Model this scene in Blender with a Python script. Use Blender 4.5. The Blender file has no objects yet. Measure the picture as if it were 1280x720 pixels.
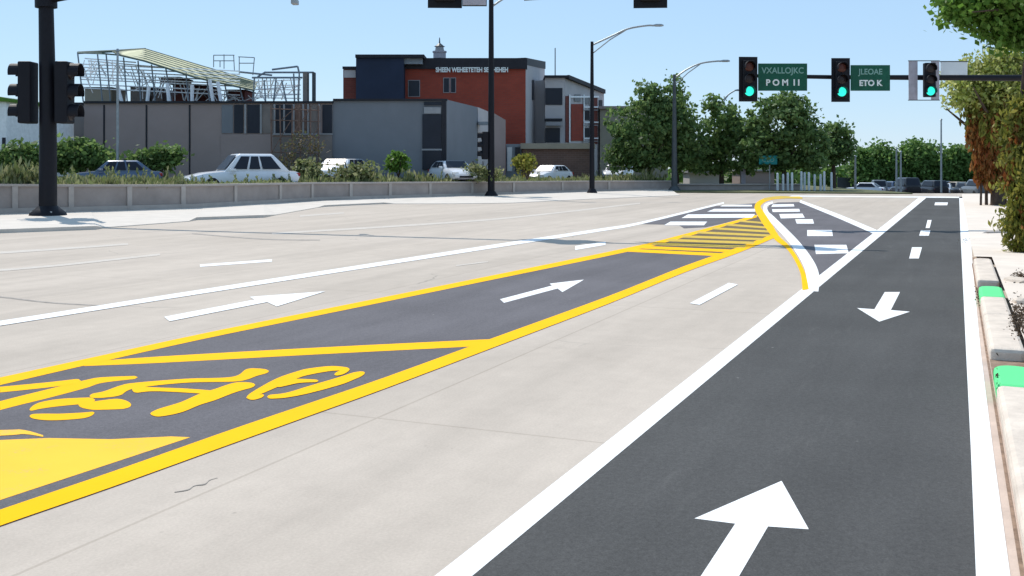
import bpy, math, random
import numpy as np
from mathutils import Vector, Matrix
random.seed(7); R = math.radians
sc = bpy.context.scene; COL = sc.collection
H = 1.7; F = 1300.0; HY = 208.0; CX = 640.0

# ---------------------------------------------------------------- helpers
def G(px, py, z=0.0):
    s = (H - z) / (py - HY)
    return Vector(((px - CX) * s, F * s, z))
def U(px, py, Y):
    return Vector(((px - CX) / F * Y, Y, H - (py - HY) / F * Y))
def tag(o, label=None, cat=None, group=None, kind=None):
    if label: o['label'] = label
    if cat: o['category'] = cat
    if group: o['group'] = group
    if kind: o['kind'] = kind
    return o
def empty(name, loc=(0, 0, 0), rz=0, scale=1):
    o = bpy.data.objects.new(name, None); COL.objects.link(o)
    o.location = loc; o.rotation_euler = (0, 0, rz); o.scale = (scale,) * 3
    return o
def thing(name, label, cat, loc=(0, 0, 0), rz=0, group=None, scale=1):
    return tag(empty(name, loc, rz, scale), label, cat, group)

class MB:
    def __init__(s): s.v = []; s.f = []
    def add(s, vs, fs):
        n = len(s.v); s.v += [tuple(v) for v in vs]; s.f += [tuple(i + n for i in f) for f in fs]; return s
    def box(s, x0, x1, y0, y1, z0, z1):
        return s.add([(x0,y0,z0),(x1,y0,z0),(x1,y1,z0),(x0,y1,z0),(x0,y0,z1),(x1,y0,z1),(x1,y1,z1),(x0,y1,z1)],
                     [(0,3,2,1),(4,5,6,7),(0,1,5,4),(1,2,6,5),(2,3,7,6),(3,0,4,7)])
    def prism(s, pts, z0, z1):
        n = len(pts); vs = [(p[0],p[1],z0) for p in pts] + [(p[0],p[1],z1) for p in pts]
        fs = [tuple(range(n-1,-1,-1)), tuple(range(n,2*n))] + [(i,(i+1)%n,n+(i+1)%n,n+i) for i in range(n)]
        return s.add(vs, fs)
    def extr(s, pts, d):                      # polygon extruded by vector d
        n = len(pts); d = Vector(d); vs = [Vector(p) for p in pts]; vs += [p + d for p in vs]
        fs = [tuple(range(n)), tuple(range(2*n-1,n-1,-1))] + [(i+n,(i+1)%n+n,(i+1)%n,i) for i in range(n)]
        return s.add(vs, fs)
    def tube(s, path, rad, n=10, cap=True):
        path = [Vector(p) for p in path]; m = len(path)
        if not hasattr(rad, '__len__'): rad = [rad] * m
        vs = []; up = Vector((0, 0, 1))
        t0 = (path[1] - path[0]).normalized()
        a = t0.orthogonal().normalized()
        for i, p in enumerate(path):
            t = (path[min(i+1,m-1)] - path[max(i-1,0)]).normalized()
            a = (a - t * a.dot(t)).normalized(); b = t.cross(a)
            for k in range(n):
                c = 2*math.pi*k/n
                vs.append(p + (a*math.cos(c) + b*math.sin(c)) * rad[i])
        fs = [(i*n+k, i*n+(k+1)%n, (i+1)*n+(k+1)%n, (i+1)*n+k) for i in range(m-1) for k in range(n)]
        if cap: fs += [tuple(range(n-1,-1,-1)), tuple(range((m-1)*n, m*n))]
        return s.add(vs, fs)
    def loft(s, rings):
        n = len(rings[0]); vs = [p for r in rings for p in r]; m = len(rings)
        fs = [(i*n+k, i*n+(k+1)%n, (i+1)*n+(k+1)%n, (i+1)*n+k) for i in range(m-1) for k in range(n)]
        fs += [tuple(range(n-1,-1,-1)), tuple(range((m-1)*n, m*n))]
        return s.add(vs, fs)
    def build(s, name, mat, parent=None, smooth=False, bevel=0):
        me = bpy.data.meshes.new(name); me.from_pydata(s.v, [], s.f); me.update()
        import bmesh
        bm = bmesh.new(); bm.from_mesh(me); bmesh.ops.recalc_face_normals(bm, faces=bm.faces)
        if bevel: bmesh.ops.bevel(bm, geom=bm.edges[:], offset=bevel, segments=2, affect='EDGES', profile=.5)
        bm.to_mesh(me); bm.free()
        if smooth:
            me.shade_smooth(); me.set_sharp_from_angle(angle=R(40))
        me.materials.append(mat)
        o = bpy.data.objects.new(name, me); COL.objects.link(o)
        if parent: o.parent = parent
        return o

def sheet(name, pts3, mat, parent=None):      # flat polygon(s), upward
    m = MB()
    polys = pts3 if isinstance(pts3[0], list) else [pts3]
    for p in polys: m.add(p, [tuple(range(len(p)))])
    me = bpy.data.meshes.new(name); me.from_pydata(m.v, [], m.f); me.update()
    me.materials.append(mat)
    import bmesh
    bm = bmesh.new(); bm.from_mesh(me)
    for f in bm.faces:
        if f.normal.z < 0: f.normal_flip()
    bm.to_mesh(me); bm.free()
    o = bpy.data.objects.new(name, me); COL.objects.link(o)
    if parent: o.parent = parent
    return o
def poly(name, px, z, mat, parent=None):
    return sheet(name, [G(x, y, z) for x, y in px], mat, parent)
def smoothpts(pts, k=4):
    if len(pts) < 3: return pts
    out = []
    P = [pts[0]] + list(pts) + [pts[-1]]
    for i in range(1, len(P)-2):
        for j in range(k):
            t = j/k
            out.append(tuple(.5*((2*P[i][c]) + (-P[i-1][c]+P[i+1][c])*t + (2*P[i-1][c]-5*P[i][c]+4*P[i+1][c]-P[i+2][c])*t*t + (-P[i-1][c]+3*P[i][c]-3*P[i+1][c]+P[i+2][c])*t**3) for c in range(len(P[i]))))
    out.append(tuple(pts[-1])); return out
def band_quads(pts, z, vertical=True, rounded=False):
    # pts: (x, y, thickness) in photo pixels of the survey, thickness across
    pts = smoothpts(pts, 8 if rounded else 4); q = []; L = []; Rr = []
    if rounded:
        dist = [0.0]
        for a, b in zip(pts, pts[1:]): dist.append(dist[-1] + math.hypot(b[0]-a[0], b[1]-a[1]))
        tot = dist[-1]; new = []
        for (x, y, tt), dd in zip(pts, dist):
            e = min(dd, tot-dd); rr = max(tt*1.1, 1); f = math.sqrt(max(0.0, 1-(1-min(1, e/rr))**2)); new.append((x, y, max(.3, tt*f)))
        pts = new
    for i, (x, y, t) in enumerate(pts):
        if vertical: dx, dy = 0, t/2
        else:
            a = pts[max(i-1,0)]; b = pts[min(i+1,len(pts)-1)]
            vx, vy = b[0]-a[0], b[1]-a[1]; l = math.hypot(vx, vy) or 1
            dx, dy = -vy/l*t/2, vx/l*t/2
        L.append(G(x-dx, y-dy, z)); Rr.append(G(x+dx, y+dy, z))
    return [[L[i], L[i+1], Rr[i+1], Rr[i]] for i in range(len(L)-1)]
def band(name, pts, z, mat, parent=None, vertical=True):
    q = band_quads(pts, z, vertical)
    vs = []; fs = []
    vs = [q[0][0], q[0][3]]
    for a in q: vs += [a[1], a[2]]
    for i in range(len(q)): fs.append((2*i, 2*i+2, 2*i+3, 2*i+1))
    me = bpy.data.meshes.new(name); me.from_pydata([tuple(v) for v in vs], [], fs); me.update()
    import bmesh
    bm = bmesh.new(); bm.from_mesh(me)
    for f in bm.faces:
        if f.normal.z < 0: f.normal_flip()
    bm.to_mesh(me); bm.free()
    me.materials.append(mat)
    o = bpy.data.objects.new(name, me); COL.objects.link(o)
    if parent: o.parent = parent
    return o

# ---------------------------------------------------------------- materials
def nt(name, spec=.25):
    m = bpy.data.materials.new(name); m.use_nodes = True
    t = m.node_tree; b = t.nodes['Principled BSDF']; b.inputs['Specular IOR Level'].default_value = spec; return m, t, b
def N(t, typ, **kw):
    n = t.nodes.new(typ)
    for k, v in kw.items():
        if k in n.inputs: n.inputs[k].default_value = v
        else: setattr(n, k, v)
    return n
def coord(t, obj=True, rot=0, scale=(1,1,1)):
    c = N(t, 'ShaderNodeTexCoord'); m = N(t, 'ShaderNodeMapping')
    m.inputs['Rotation'].default_value = (0, 0, rot); m.inputs['Scale'].default_value = scale
    m.inputs['Scale'].default_value = (1, 1, 1)
    t.links.new(c.outputs['Object'], m.inputs['Vector'])
    if tuple(scale) == (1, 1, 1): return m.outputs[0]
    m2 = N(t, 'ShaderNodeMapping'); m2.inputs['Scale'].default_value = scale
    t.links.new(m.outputs[0], m2.inputs['Vector']); return m2.outputs[0]
def noise(t, vec, scale, detail=4, rough=.55):
    n = N(t, 'ShaderNodeTexNoise'); n.inputs['Scale'].default_value = scale
    n.inputs['Detail'].default_value = detail; n.inputs['Roughness'].default_value = rough
    t.links.new(vec, n.inputs['Vector']); return n.outputs['Fac']
def ramp(t, fac, stops):
    r = N(t, 'ShaderNodeValToRGB'); e = r.color_ramp.elements
    while len(e) < len(stops): e.new(.5)
    for i, (p, c) in enumerate(stops):
        e[i].position = p; e[i].color = (*c, 1) if len(c) == 3 else c
    t.links.new(fac, r.inputs['Fac']); return r.outputs['Color']
def mix(t, a, b, fac, typ='MIX'):
    m = N(t, 'ShaderNodeMix', data_type='RGBA', blend_type=typ)
    for s, v in (('A', a), ('B', b)):
        i = [x for x in m.inputs if x.name == s and x.type == 'RGBA'][0]
        if hasattr(v, 'links') or hasattr(v, 'is_output'): t.links.new(v, i)
        else: i.default_value = (*v, 1)
    if isinstance(fac, (int, float)): m.inputs[0].default_value = fac
    else: t.links.new(fac, m.inputs[0])
    return [x for x in m.outputs if x.type == 'RGBA'][0]
def bump(t, b, h, strength=.3, dist=.01):
    n = N(t, 'ShaderNodeBump'); n.inputs['Strength'].default_value = strength; n.inputs['Distance'].default_value = dist
    t.links.new(h, n.inputs['Height']); t.links.new(n.outputs[0], b.inputs['Normal'])
def G3(v): return (v, v, v)
def mat(name, c, rough=.7, var=.15, scale=3, metal=0, bmp=0, bscale=40, coat=0):
    m, t, b = nt(name)
    b.inputs['Roughness'].default_value = rough; b.inputs['Metallic'].default_value = metal
    b.inputs['Coat Weight'].default_value = coat
    v = coord(t); f = noise(t, v, scale, 6, .6)
    lo = tuple(x*(1-var) for x in c); hi = tuple(min(1, x*(1+var)) for x in c)
    t.links.new(ramp(t, f, [(.3, lo), (.7, hi)]), b.inputs['Base Color'])
    if bmp: bump(t, b, noise(t, v, bscale, 4), bmp)
    return m
RD = math.atan2(.9195, .393)   # road heading

def m_concrete():
    m, t, b = nt('road_concrete', .1); b.inputs['Roughness'].default_value = .85
    v = coord(t, rot=-RD)
    vs = coord(t, rot=-RD, scale=(.12, 1, 1))
    big = noise(t, v, .22, 5, .6); streak = noise(t, vs, 1.6, 5, .65); fine = noise(t, v, 60, 3, .7); mid = noise(t, v, 3.0, 6, .7)
    c = ramp(t, big, [(.3, (.475,.41,.345)), (.7, (.525,.455,.385))])
    c = mix(t, c, ramp(t, streak, [(.3, G3(.84)), (.6, G3(1.06))]), .5, 'MULTIPLY')
    c = mix(t, c, ramp(t, mid, [(.25, G3(.9)), (.7, G3(1.05))]), .8, 'MULTIPLY')
    c = mix(t, c, ramp(t, fine, [(.3, G3(.85)), (.7, G3(1.12))]), .55, 'MULTIPLY')
    vl = coord(t, rot=-RD, scale=(.02, 1, 1))
    c = mix(t, c, ramp(t, noise(t, vl, .75, 3, .5), [(.42, G3(.90)), (.6, G3(1.03))]), .6, 'MULTIPLY')
    c = mix(t, c, ramp(t, noise(t, v, .9, 8, .8), [(.60, G3(1)), (.72, G3(.80))]), .45, 'MULTIPLY')
    c = mix(t, c, ramp(t, noise(t, v, 9, 3, .6), [(.72, G3(1)), (.78, G3(.72))]), .8, 'MULTIPLY')
    br = N(t, 'ShaderNodeTexBrick'); t.links.new(v, br.inputs['Vector'])
    br.inputs['Scale'].default_value = 1; br.inputs['Brick Width'].default_value = 6.1; br.inputs['Row Height'].default_value = 3.6
    br.inputs['Mortar Size'].default_value = .012; br.inputs['Mortar Smooth'].default_value = .3; br.offset = 0
    br.inputs['Color1'].default_value = (1,1,1,1); br.inputs['Color2'].default_value = (.96,.96,.95,1); br.inputs['Mortar'].default_value = (.62,.6,.57,1)
    c = mix(t, c, br.outputs['Color'], .45, 'MULTIPLY')
    # sparse hairline cracks
    nd = N(t, 'ShaderNodeTexNoise'); nd.inputs['Scale'].default_value = 1.4; nd.inputs['Detail'].default_value = 4; t.links.new(v, nd.inputs['Vector'])
    wv = mix(t, v, nd.outputs['Color'], .25)
    vo = N(t, 'ShaderNodeTexVoronoi', feature='DISTANCE_TO_EDGE'); vo.inputs['Scale'].default_value = .33; t.links.new(wv, vo.inputs['Vector'])
    dark_line = ramp(t, vo.outputs['Distance'], [(.0, G3(1)), (.004, G3(0))])
    msk = ramp(t, noise(t, v, .35, 2), [(.56, G3(0)), (.62, G3(.55))])
    cm = mix(t, dark_line, msk, 1, 'MULTIPLY')
    c = mix(t, c, (.2,.19,.17), cm)
    t.links.new(c, b.inputs['Base Color']); bump(t, b, fine, .25, .004)
    return m
def m_asphalt(name, c0, spots=True):
    m, t, b = nt(name, .12); b.inputs['Roughness'].default_value = .9
    v = coord(t, rot=-RD); vs = coord(t, rot=-RD, scale=(.1, 1, 1))
    fine = noise(t, v, 110, 3, .8); big = noise(t, v, .5, 5); st = noise(t, vs, 2.2, 4)
    c = ramp(t, big, [(.3, tuple(x*.88 for x in c0)), (.7, tuple(x*1.1 for x in c0))])
    c = mix(t, c, ramp(t, st, [(.3, G3(.88)), (.7, G3(1.1))]), .8, 'MULTIPLY')
    c = mix(t, c, ramp(t, fine, [(.3, G3(.62)), (.75, G3(1.45))]), .75, 'MULTIPLY')
    c = mix(t, c, ramp(t, noise(t, v, 28, 2, .6), [(.3, G3(.85)), (.7, G3(1.15))]), .6, 'MULTIPLY')
    if spots:
        vo = N(t, 'ShaderNodeTexVoronoi'); vo.inputs['Scale'].default_value = 1.7; t.links.new(v, vo.inputs['Vector'])
        sp = ramp(t, vo.outputs['Distance'], [(.012, G3(.8)), (.03, G3(0))])
        msk = ramp(t, noise(t, v, 2.1, 2), [(.45, G3(0)), (.5, G3(1))])
        c = mix(t, c, (.32,.31,.29), mix(t, sp, msk, 1, 'MULTIPLY'))
        dust = ramp(t, noise(t, vs, 5.0, 6, .75), [(.58, G3(0)), (.85, G3(.16))])
        c = mix(t, c, (.3,.29,.27), dust)
    t.links.new(c, b.inputs['Base Color']); bump(t, b, fine, .4, .004)
    return m
def m_paint(name, c0, under, wear=.5, wscale=6):
    m, t, b = nt(name, .1); b.inputs['Roughness'].default_value = .85
    v = coord(t, rot=-RD)
    n1 = noise(t, v, wscale, 8, .75); n2 = noise(t, v, 45, 4, .8); n3 = noise(t, v, 1.2, 4)
    c = ramp(t, n3, [(.3, tuple(x*.92 for x in c0)), (.7, c0)])
    lo = .72 - wear*.22
    w = ramp(t, mix(t, n1, n2, .45), [(lo, G3(0)), (lo+.09, G3(.85))])
    c = mix(t, c, under, w)
    t.links.new(c, b.inputs['Base Color']); bump(t, b, n2, .3, .003)
    return m
def m_leaf(name, cols, trans=.45):
    m, t, b = nt(name); b.inputs['Roughness'].default_value = .55
    g = N(t, 'ShaderNodeNewGeometry')
    c = ramp(t, g.outputs['Random Per Island'], [(i/(len(cols)-1), k) for i, k in enumerate(cols)])
    v = coord(t); c = mix(t, c, ramp(t, noise(t, v, .7, 3), [(.35, G3(.75)), (.65, G3(1.2))]), .8, 'MULTIPLY')
    t.links.new(c, b.inputs['Base Color'])
    tr = N(t, 'ShaderNodeBsdfTranslucent'); t.links.new(c, tr.inputs['Color'])
    ms = N(t, 'ShaderNodeMixShader'); ms.inputs[0].default_value = trans
    t.links.new(b.outputs[0], ms.inputs[1]); t.links.new(tr.outputs[0], ms.inputs[2])
    t.links.new(ms.outputs[0], t.nodes['Material Output'].inputs['Surface'])
    return m
def m_emit(name, c, s):
    m, t, b = nt(name); b.inputs['Base Color'].default_value = (*[x*.5 for x in c], 1)
    b.inputs['Emission Color'].default_value = (*c, 1); b.inputs['Emission Strength'].default_value = s
    return m
M = {}
M['concrete'] = m_concrete()
M['asphalt'] = m_asphalt('bike_asphalt', (.080,.079,.077))
M['bay'] = m_asphalt('bay_asphalt', (.135,.128,.136))
M['lot'] = m_asphalt('lot_asphalt', (.09,.09,.09), False)
M['white'] = m_paint('white_paint', (.84,.84,.83), (.45,.44,.42), .55)
M['white_on_road'] = m_paint('white_paint_worn', (.82,.82,.81), (.5,.48,.44), .7)
M['faint'] = m_paint('white_paint_faint', (.58,.53,.47), (.49,.43,.365), 1.1, 4)
M['yellow'] = m_paint('yellow_paint', (1.0,.50,.001), (.48,.32,.05), .42)
M['yellow_worn'] = m_paint('yellow_paint_worn', (1.0,.52,.05), (.62,.40,.14), .8, 3)
M['yellow_old'] = m_paint('yellow_paint_old', (.62,.43,.07), (.28,.2,.12), .9, 4)
M['brown_old'] = m_asphalt('bay_asphalt_old', (.15,.115,.07))
M['green'] = m_paint('green_paint', (.14,.70,.27), (.35,.5,.32), .5)
M['walk'] = mat('sidewalk_concrete', (.70,.61,.52), .9, .09, 1.2, bmp=.3, bscale=60)
M['walk_left'] = mat('sidewalk_bright', (.60,.545,.48), .9, .08, 1.5, bmp=.2)
M['kerb'] = mat('kerb_concrete', (.64,.55,.46), .9, .16, 4, bmp=.5, bscale=50)
M['gutter'] = mat('gutter_concrete', (.55,.44,.37), .9, .15, 3, bmp=.4, bscale=50)
M['soil'] = mat('soil', (.26,.18,.13), .95, .35, 8, bmp=.8, bscale=30)
M['soil_crack'] = mat('crack_dirt', (.30,.27,.24), .95, .3, 8)  # dark tone for road cracks and the painted arm shadow
M['wall'] = mat('wall_concrete', (.33,.285,.26), .9, .14, 1.3, bmp=.3)
M['wall_trim'] = mat('wall_cap_concrete', (.42,.375,.34), .9, .1, 2)
M['ground'] = mat('dry_ground', (.12,.125,.06), .95, .3, .6, bmp=.5, bscale=8)
M['black'] = mat('black_metal', (.005,.005,.009), .55, .2, 6)
M['housing'] = mat('signal_housing', (.006,.006,.010), .6, .2, 5)
M['grey_metal'] = mat('galvanised_metal', (.32,.34,.35), .5, .15, 5, metal=.6)
M['dark_metal'] = mat('dark_grey_metal', (.07,.08,.085), .5, .2, 5, metal=.4)
M['plate'] = mat('backplate_grey', (.38,.36,.40), .6, .15, 6)
M['lens_off'] = mat('lens_dark', (.03,.02,.02), .25, .1, 5)
M['lens_grey'] = mat('lens_grey', (.12,.12,.13), .25, .2, 30)
M['lens_green'] = m_emit('green_lamp', (.03,.80,.60), .95)
M['lens_red_off'] = mat('lens_red_unlit', (.10,.03,.02), .3, .1, 5)
M['sign_green'] = mat('sign_green', (.006,.085,.05), .5, .15, 4)
M['sign_teal'] = mat('sign_teal', (.01,.22,.22), .5, .15, 4)
M['sign_text'] = mat('sign_letters', (.72,.76,.74), .6, .05, 4)
M['sign_text_dim'] = mat('sign_letters_dim', (.20,.36,.31), .6, .1, 4)
M['sign_pale'] = mat('sign_pale', (.60,.64,.66), .6, .05, 4)
M['bldg_tan'] = mat('panel_warm_grey', (.31,.245,.23), .85, .07, .5)
M['bldg_blue'] = mat('panel_blue_grey', (.19,.20,.22), .85, .07, .5)
M['bldg_blue2'] = mat('panel_blue_grey_side', (.20,.215,.24), .85, .07, .5)
M['bldg_brown'] = mat('panel_brown', (.21,.18,.165), .9, .2, .8)
M['coping'] = mat('dark_coping', (.02,.02,.026), .6, .2, 2)
M['navy'] = mat('navy_panel', (.022,.032,.060), .7, .12, .6)
M['brick_pale'] = mat('pale_stucco', (.50,.47,.47), .85, .07, .7)
M['tan'] = mat('tan_stucco', (.31,.28,.22), .85, .08, .6)
M['glass'] = mat('window_glass', (.014,.018,.03), .3, .2, 1)
M['frame'] = mat('window_frame', (.30,.30,.31), .6, .1, 4)
M['steel_white'] = mat('white_steel', (.85,.85,.86), .5, .1, 5)
M['steel'] = mat('steel', (.22,.25,.28), .5, .15, 5, metal=.3)
M['canopy'] = mat('canopy_panel', (.50,.49,.30), .7, .12, 3)
M['canopy_rib'] = mat('canopy_rib', (.10,.14,.11), .6, .15, 3)
M['rust'] = mat('rust_brown', (.19,.12,.095), .9, .35, 3)
def m_brick(name, c1, c2, mortar):
    m, t, b = nt(name); b.inputs['Roughness'].default_value = .9
    v = coord(t); mp = N(t, 'ShaderNodeMapping'); mp.inputs['Rotation'].default_value = (R(90), 0, 0); t.links.new(v, mp.inputs['Vector'])
    br = N(t, 'ShaderNodeTexBrick'); t.links.new(mp.outputs[0], br.inputs['Vector']); br.inputs['Scale'].default_value = 1
    br.inputs['Brick Width'].default_value = .4; br.inputs['Row Height'].default_value = .15; br.inputs['Mortar Size'].default_value = .012
    br.inputs['Color1'].default_value = (*c1,1); br.inputs['Color2'].default_value = (*c2,1); br.inputs['Mortar'].default_value = (*mortar,1)
    c = mix(t, br.outputs['Color'], ramp(t, noise(t, v, .5, 5), [(.3, G3(.85)), (.7, G3(1.12))]), .8, 'MULTIPLY')
    t.links.new(c, b.inputs['Base Color']); return m
M['red'] = m_brick('red_brick', (.33,.062,.038), (.28,.055,.036), (.20,.07,.05))
M['red2'] = m_brick('dark_red_brick', (.19,.05,.04), (.15,.042,.034), (.16,.07,.055))
M['brown_brick'] = m_brick('brown_brick', (.17,.105,.085), (.14,.09,.075), (.2,.14,.12))
M['leaf_dark'] = m_leaf('foliage_dark', [(.07,.125,.04),(.13,.215,.065),(.22,.31,.11)])
M['leaf_mid'] = m_leaf('foliage_mid', [(.08,.145,.04),(.145,.235,.065),(.24,.34,.115)])
M['leaf_far'] = m_leaf('foliage_far', [(.10,.19,.05),(.14,.25,.06),(.20,.32,.09)])
M['leaf_bush'] = m_leaf('foliage_bush', [(.08,.17,.025),(.13,.25,.04),(.19,.32,.07)])
M['leaf_gold'] = m_leaf('foliage_gold', [(.10,.12,.02),(.22,.24,.04),(.36,.32,.07),(.17,.19,.035)])
M['leaf_pale'] = m_leaf('foliage_pale', [(.22,.27,.05),(.38,.43,.10),(.55,.55,.24),(.28,.34,.07)])
M['leaf_rust'] = m_leaf('foliage_rust', [(.20,.055,.015),(.36,.12,.03),(.20,.12,.03),(.45,.20,.07)])
M['leaf_weed'] = m_leaf('foliage_weed', [(.15,.19,.06),(.24,.27,.11),(.36,.35,.19),(.17,.22,.08)])
M['leaf_dull'] = m_leaf('foliage_dull', [(.10,.075,.05),(.16,.13,.07),(.13,.15,.06)])
M['bark'] = mat('bark', (.07,.05,.038), .95, .3, 9, bmp=.6, bscale=30)
M['tyre'] = mat('tyre_rubber', (.02,.02,.02), .85, .2, 9)
M['rim'] = mat('wheel_rim', (.4,.4,.42), .35, .1, 9, metal=.8)
M['lamp'] = mat('lamp_lens', (.7,.7,.7), .2, .1, 9)
M['tail'] = mat('tail_lens', (.3,.02,.02), .3, .1, 9)
def carpaint(n, c): 
    if n not in M: M[n] = mat(n, c, .3, .03, 2, coat=.6)
    return M[n]

# ---------------------------------------------------------------- ground, road, markings
d = Vector((.393, .9195, 0)); nrm = Vector((.9195, -.393, 0)); P0 = Vector((2.16, 4.38, 0))
def K(s, t, z=0): p = P0 + d*s + nrm*t; return Vector((p.x, p.y, z))

tag(sheet('ground', [Vector(p) for p in ((-900,-300,-3.0),(900,-300,-3.0),(900,1500,-3.0),(-900,1500,-3.0))], M['ground']), 'dry grassy ground running to the horizon behind the road', kind='structure')
road_pts = [(-45,-12),(-9,-12),(K(0,0).x-8.6,-12)]
wall_px = [(-420,300),(-200,281),(0,272),(80,269.5),(240,264),(400,253.5),(620,245.8),(740,241.6),(840,239.2)]
wall_g = [G(x, y) for x, y in wall_px]
rp = [Vector((-60,-12,0)), Vector((60,-12,0)), Vector((60,63.4,0)), Vector((9,66.8,0))] + [Vector((p.x, p.y, 0)) for p in reversed(wall_g[:-1])] + [Vector((-60, 10, 0))]
road = MB().prism([(p.x, p.y) for p in rp], -3.1, 0).build('road', M['concrete'])
tag(road, 'wide pale concrete road with traffic markings', kind='structure')
lot = sheet('parking_lot', [[Vector(p) for p in q] for q in (((24,63.3,-.2),(90,63.3,-.2),(90,80,-.75),(24,80,-.75)),((24,80,-.75),(90,80,-.75),(110,160,-2.6),(24,160,-2.6)))], M['lot'])
tag(lot, 'dark asphalt street and lot beyond the crossing', kind='structure')

vg = MB().prism([(9.2,67.2),(24.5,63.6),(25.5,100),(16,104)], -3.1, .08).build('verge', M['ground']); tag(vg, 'grassy verge under the street trees', kind='structure')
# bike lane
def XL(y): return 590 + (720-y)*(1152-590)/(720-252)
def XO(y): return 543 + (720-y)*(1142-543)/(720-252)
RE = [(1248,1100),(1220,720),(1213.5,560),(1207.6,440),(1203,340),(1200.5,290),(1199,246)]
REo = [(1330,1100),(1263,720),(1241,560),(1226,440),(1216.5,340),(1213,290),(1210,246)]
bl = [(XO(1100),1100),(XO(720),720),(XO(400),400),(XO(252),252),(1152,246)] + list(reversed(REo))
bike = poly('bike_lane', [(XL(1100)-4,1100),(XL(720)-4,720),(XL(252)-2,252),(1150,246)] + [((a[0]+b[0])/2,a[1]) for a,b in zip(reversed(RE),reversed(REo))], .004, M['asphalt'])
tag(bike, 'dark asphalt two-way cycle lane with white arrows', kind='structure')
sheet('edge_line', [[G(XO(a),a,.0055),G(XL(a),a,.0055),G(XL(b),b,.0055),G(XO(b),b,.0055)] for a,b in ((1100,720),(720,545),(545,400),(400,300),(300,247))], M['white'], bike)
sheet('edge_line', [[G(*RE[i],.0055),G(*REo[i],.0055),G(*REo[i+1],.0055),G(*RE[i+1],.0055)] for i in range(len(RE)-1)], M['white'], bike)
poly('lane_arrow', [(977,601),(1011,661.5),(960,658),(925,718),(880,795),(826,795),(876,720),(919,654.5),(868,648)], .0055, M['white'], bike)
poly('lane_arrow', [(1099,402),(1071.5,385),(1093,386.5),(1106,365),(1125,365),(1113.5,387.5),(1137.5,389.5)], .0055, M['white'], bike)
for q in ([(1140,309),(1152.5,309),(1148.5,323),(1136.5,323)], [(1151,288),(1163,288),(1161,294.5),(1149,294.5)], [(1159.5,275),(1164.5,275),(1162,285),(1157,285)], [(1169,253),(1185,253),(1184,256.5),(1168,256.5)]):
    poly('lane_dash', q, .0055, M['white'], bike)

# lane and crossing markings on the concrete
band('lane_line', [(-260,443,8),(0,404,6),(200,372.5,5.5),(400,341.5,5),(600,310.5,4.5),(750,287.5,3.6),(800,279,3),(905,253.5,2)], .006, M['white_on_road'], road)
band('lane_line', [(-200,345,3),(10,337,2.6),(200,318,2.4)], .004, M['faint'], road)
band('lane_line', [(340,292,2.4),(520,281,2.2),(640,272,2),(800,254,1.4)], .004, M['faint'], road)
band('lane_line', [(-100,322,3),(60,312,2.6),(160,305,2.2)], .004, M['faint'], road)
band('lane_dash', [(250,332,3),(340,325.5,3)], .004, M['white_on_road'], road)
band('lane_dash', [(719,310,5),(757,304,4)], .004, M['white_on_road'], road)
band('lane_dash', [(570,332,1.5),(610,327,1.5)], .004, M['faint'], road)
band('lane_dash', [(375,270,2),(430,266,1.6)], .004, M['faint'], road)
poly('lane_dash', [(862,379),(874.5,381),(922.5,355.5),(911,353.5)], .006, M['white_on_road'], road)
poly('lane_arrow', [(205,396),(318,374.5),(312,371),(407,364),(346,383),(334,377.5),(212,401.5)], .006, M['white_on_road'], road)

for cr in ([(218,615,.7),(235,612,1.2),(243,607,.8),(256,605,1.4),(262,600,.7),(272,597,.5)], [(-60,366,1.5),(0,371,1.6),(60,378,1.4),(128,382,1)], [(240,292,1),(330,299,1.2),(400,300,1)]):  # two cracks, then the mast arm's shadow painted as a thin dark line
    band('crack', cr, .0025, M['soil_crack'], road)
# turn bay
LL = [(-420,565,13),(-180,517,11),(0,476.5,9.5),(107,452.5,8),(250,421,7),(400,390.5,6.5),(600,350,5.5),(785,312,5),(850,296,4),(946,270,3)]
LR = [(-420,795,24),(-180,710,22),(0,647,20),(140,599,19),(280,549,18),(380,514,16),(480,479,14),(620,427,12),(760,375,9.5),(854,337,8),(924,312,7),(972,293,5)]
bay = poly('turn_bay', [(x,y) for x,y,t in LL] + [(x,y) for x,y,t in reversed(LR)], .004, M['bay'])
tag(bay, 'dark asphalt turning bay edged in yellow', kind='structure')
band('border_line', LL, .0062, M['yellow'], bay); band('border_line', LR, .0062, M['yellow'], bay)
band('diagonal_line', [(105,455,5),(200,449.5,8),(400,438.5,8.5),(600,428.5,8),(618,427.5,6)], .0055, M['yellow'], bay)
def interp(L, x):
    for a, b in zip(L, L[1:]):
        if a[0] <= x <= b[0]: return a[1] + (b[1]-a[1])*(x-a[0])/(b[0]-a[0])
    return L[-1][1]
poly('hatch_surface', [(790,311),(850,296),(944,270.5),(951,270),(970,292),(924,311),(903,319.5)], .0048, M['brown_old'], bay)
hx = [(783,312.5,905,318.5,3.6),(800,308.8,919,313.8,3.2),(818,304.5,933,308.3,3.0),(836,300,944,303.6,2.9),(854,295.4,955,299,2.8),(873,290.3,963,294.4,2.6),(892,285.2,967,289.6,2.4),(909,280.6,963,284.6,2.2),(926,276,957,278.8,1.9)]
for i, (x0,y0,x1,y1,t) in enumerate(hx):
    poly('hatch_stripe', [(x0,y0-t/2),(x1,y1-t/2),(x1-3,y1+t/2),(x0-4,y0+t/2)], .0065, M['yellow' if i < 2 else 'yellow_old'], bay)
poly('turn_arrow', [(625,374),(690,357),(687,354.5),(730,349.5),(703,365),(697,360.5),(630,378.5)], .0055, M['white'], bay)
poly('yellow_panel', [(-430,640),(-120,560),(-60,552),(0,550),(61,547.5),(138,549),(214,545.5),(238,546.5),(0,625),(-200,690),(-430,768)], .0055, M['yellow_worn'], bay)
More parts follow.
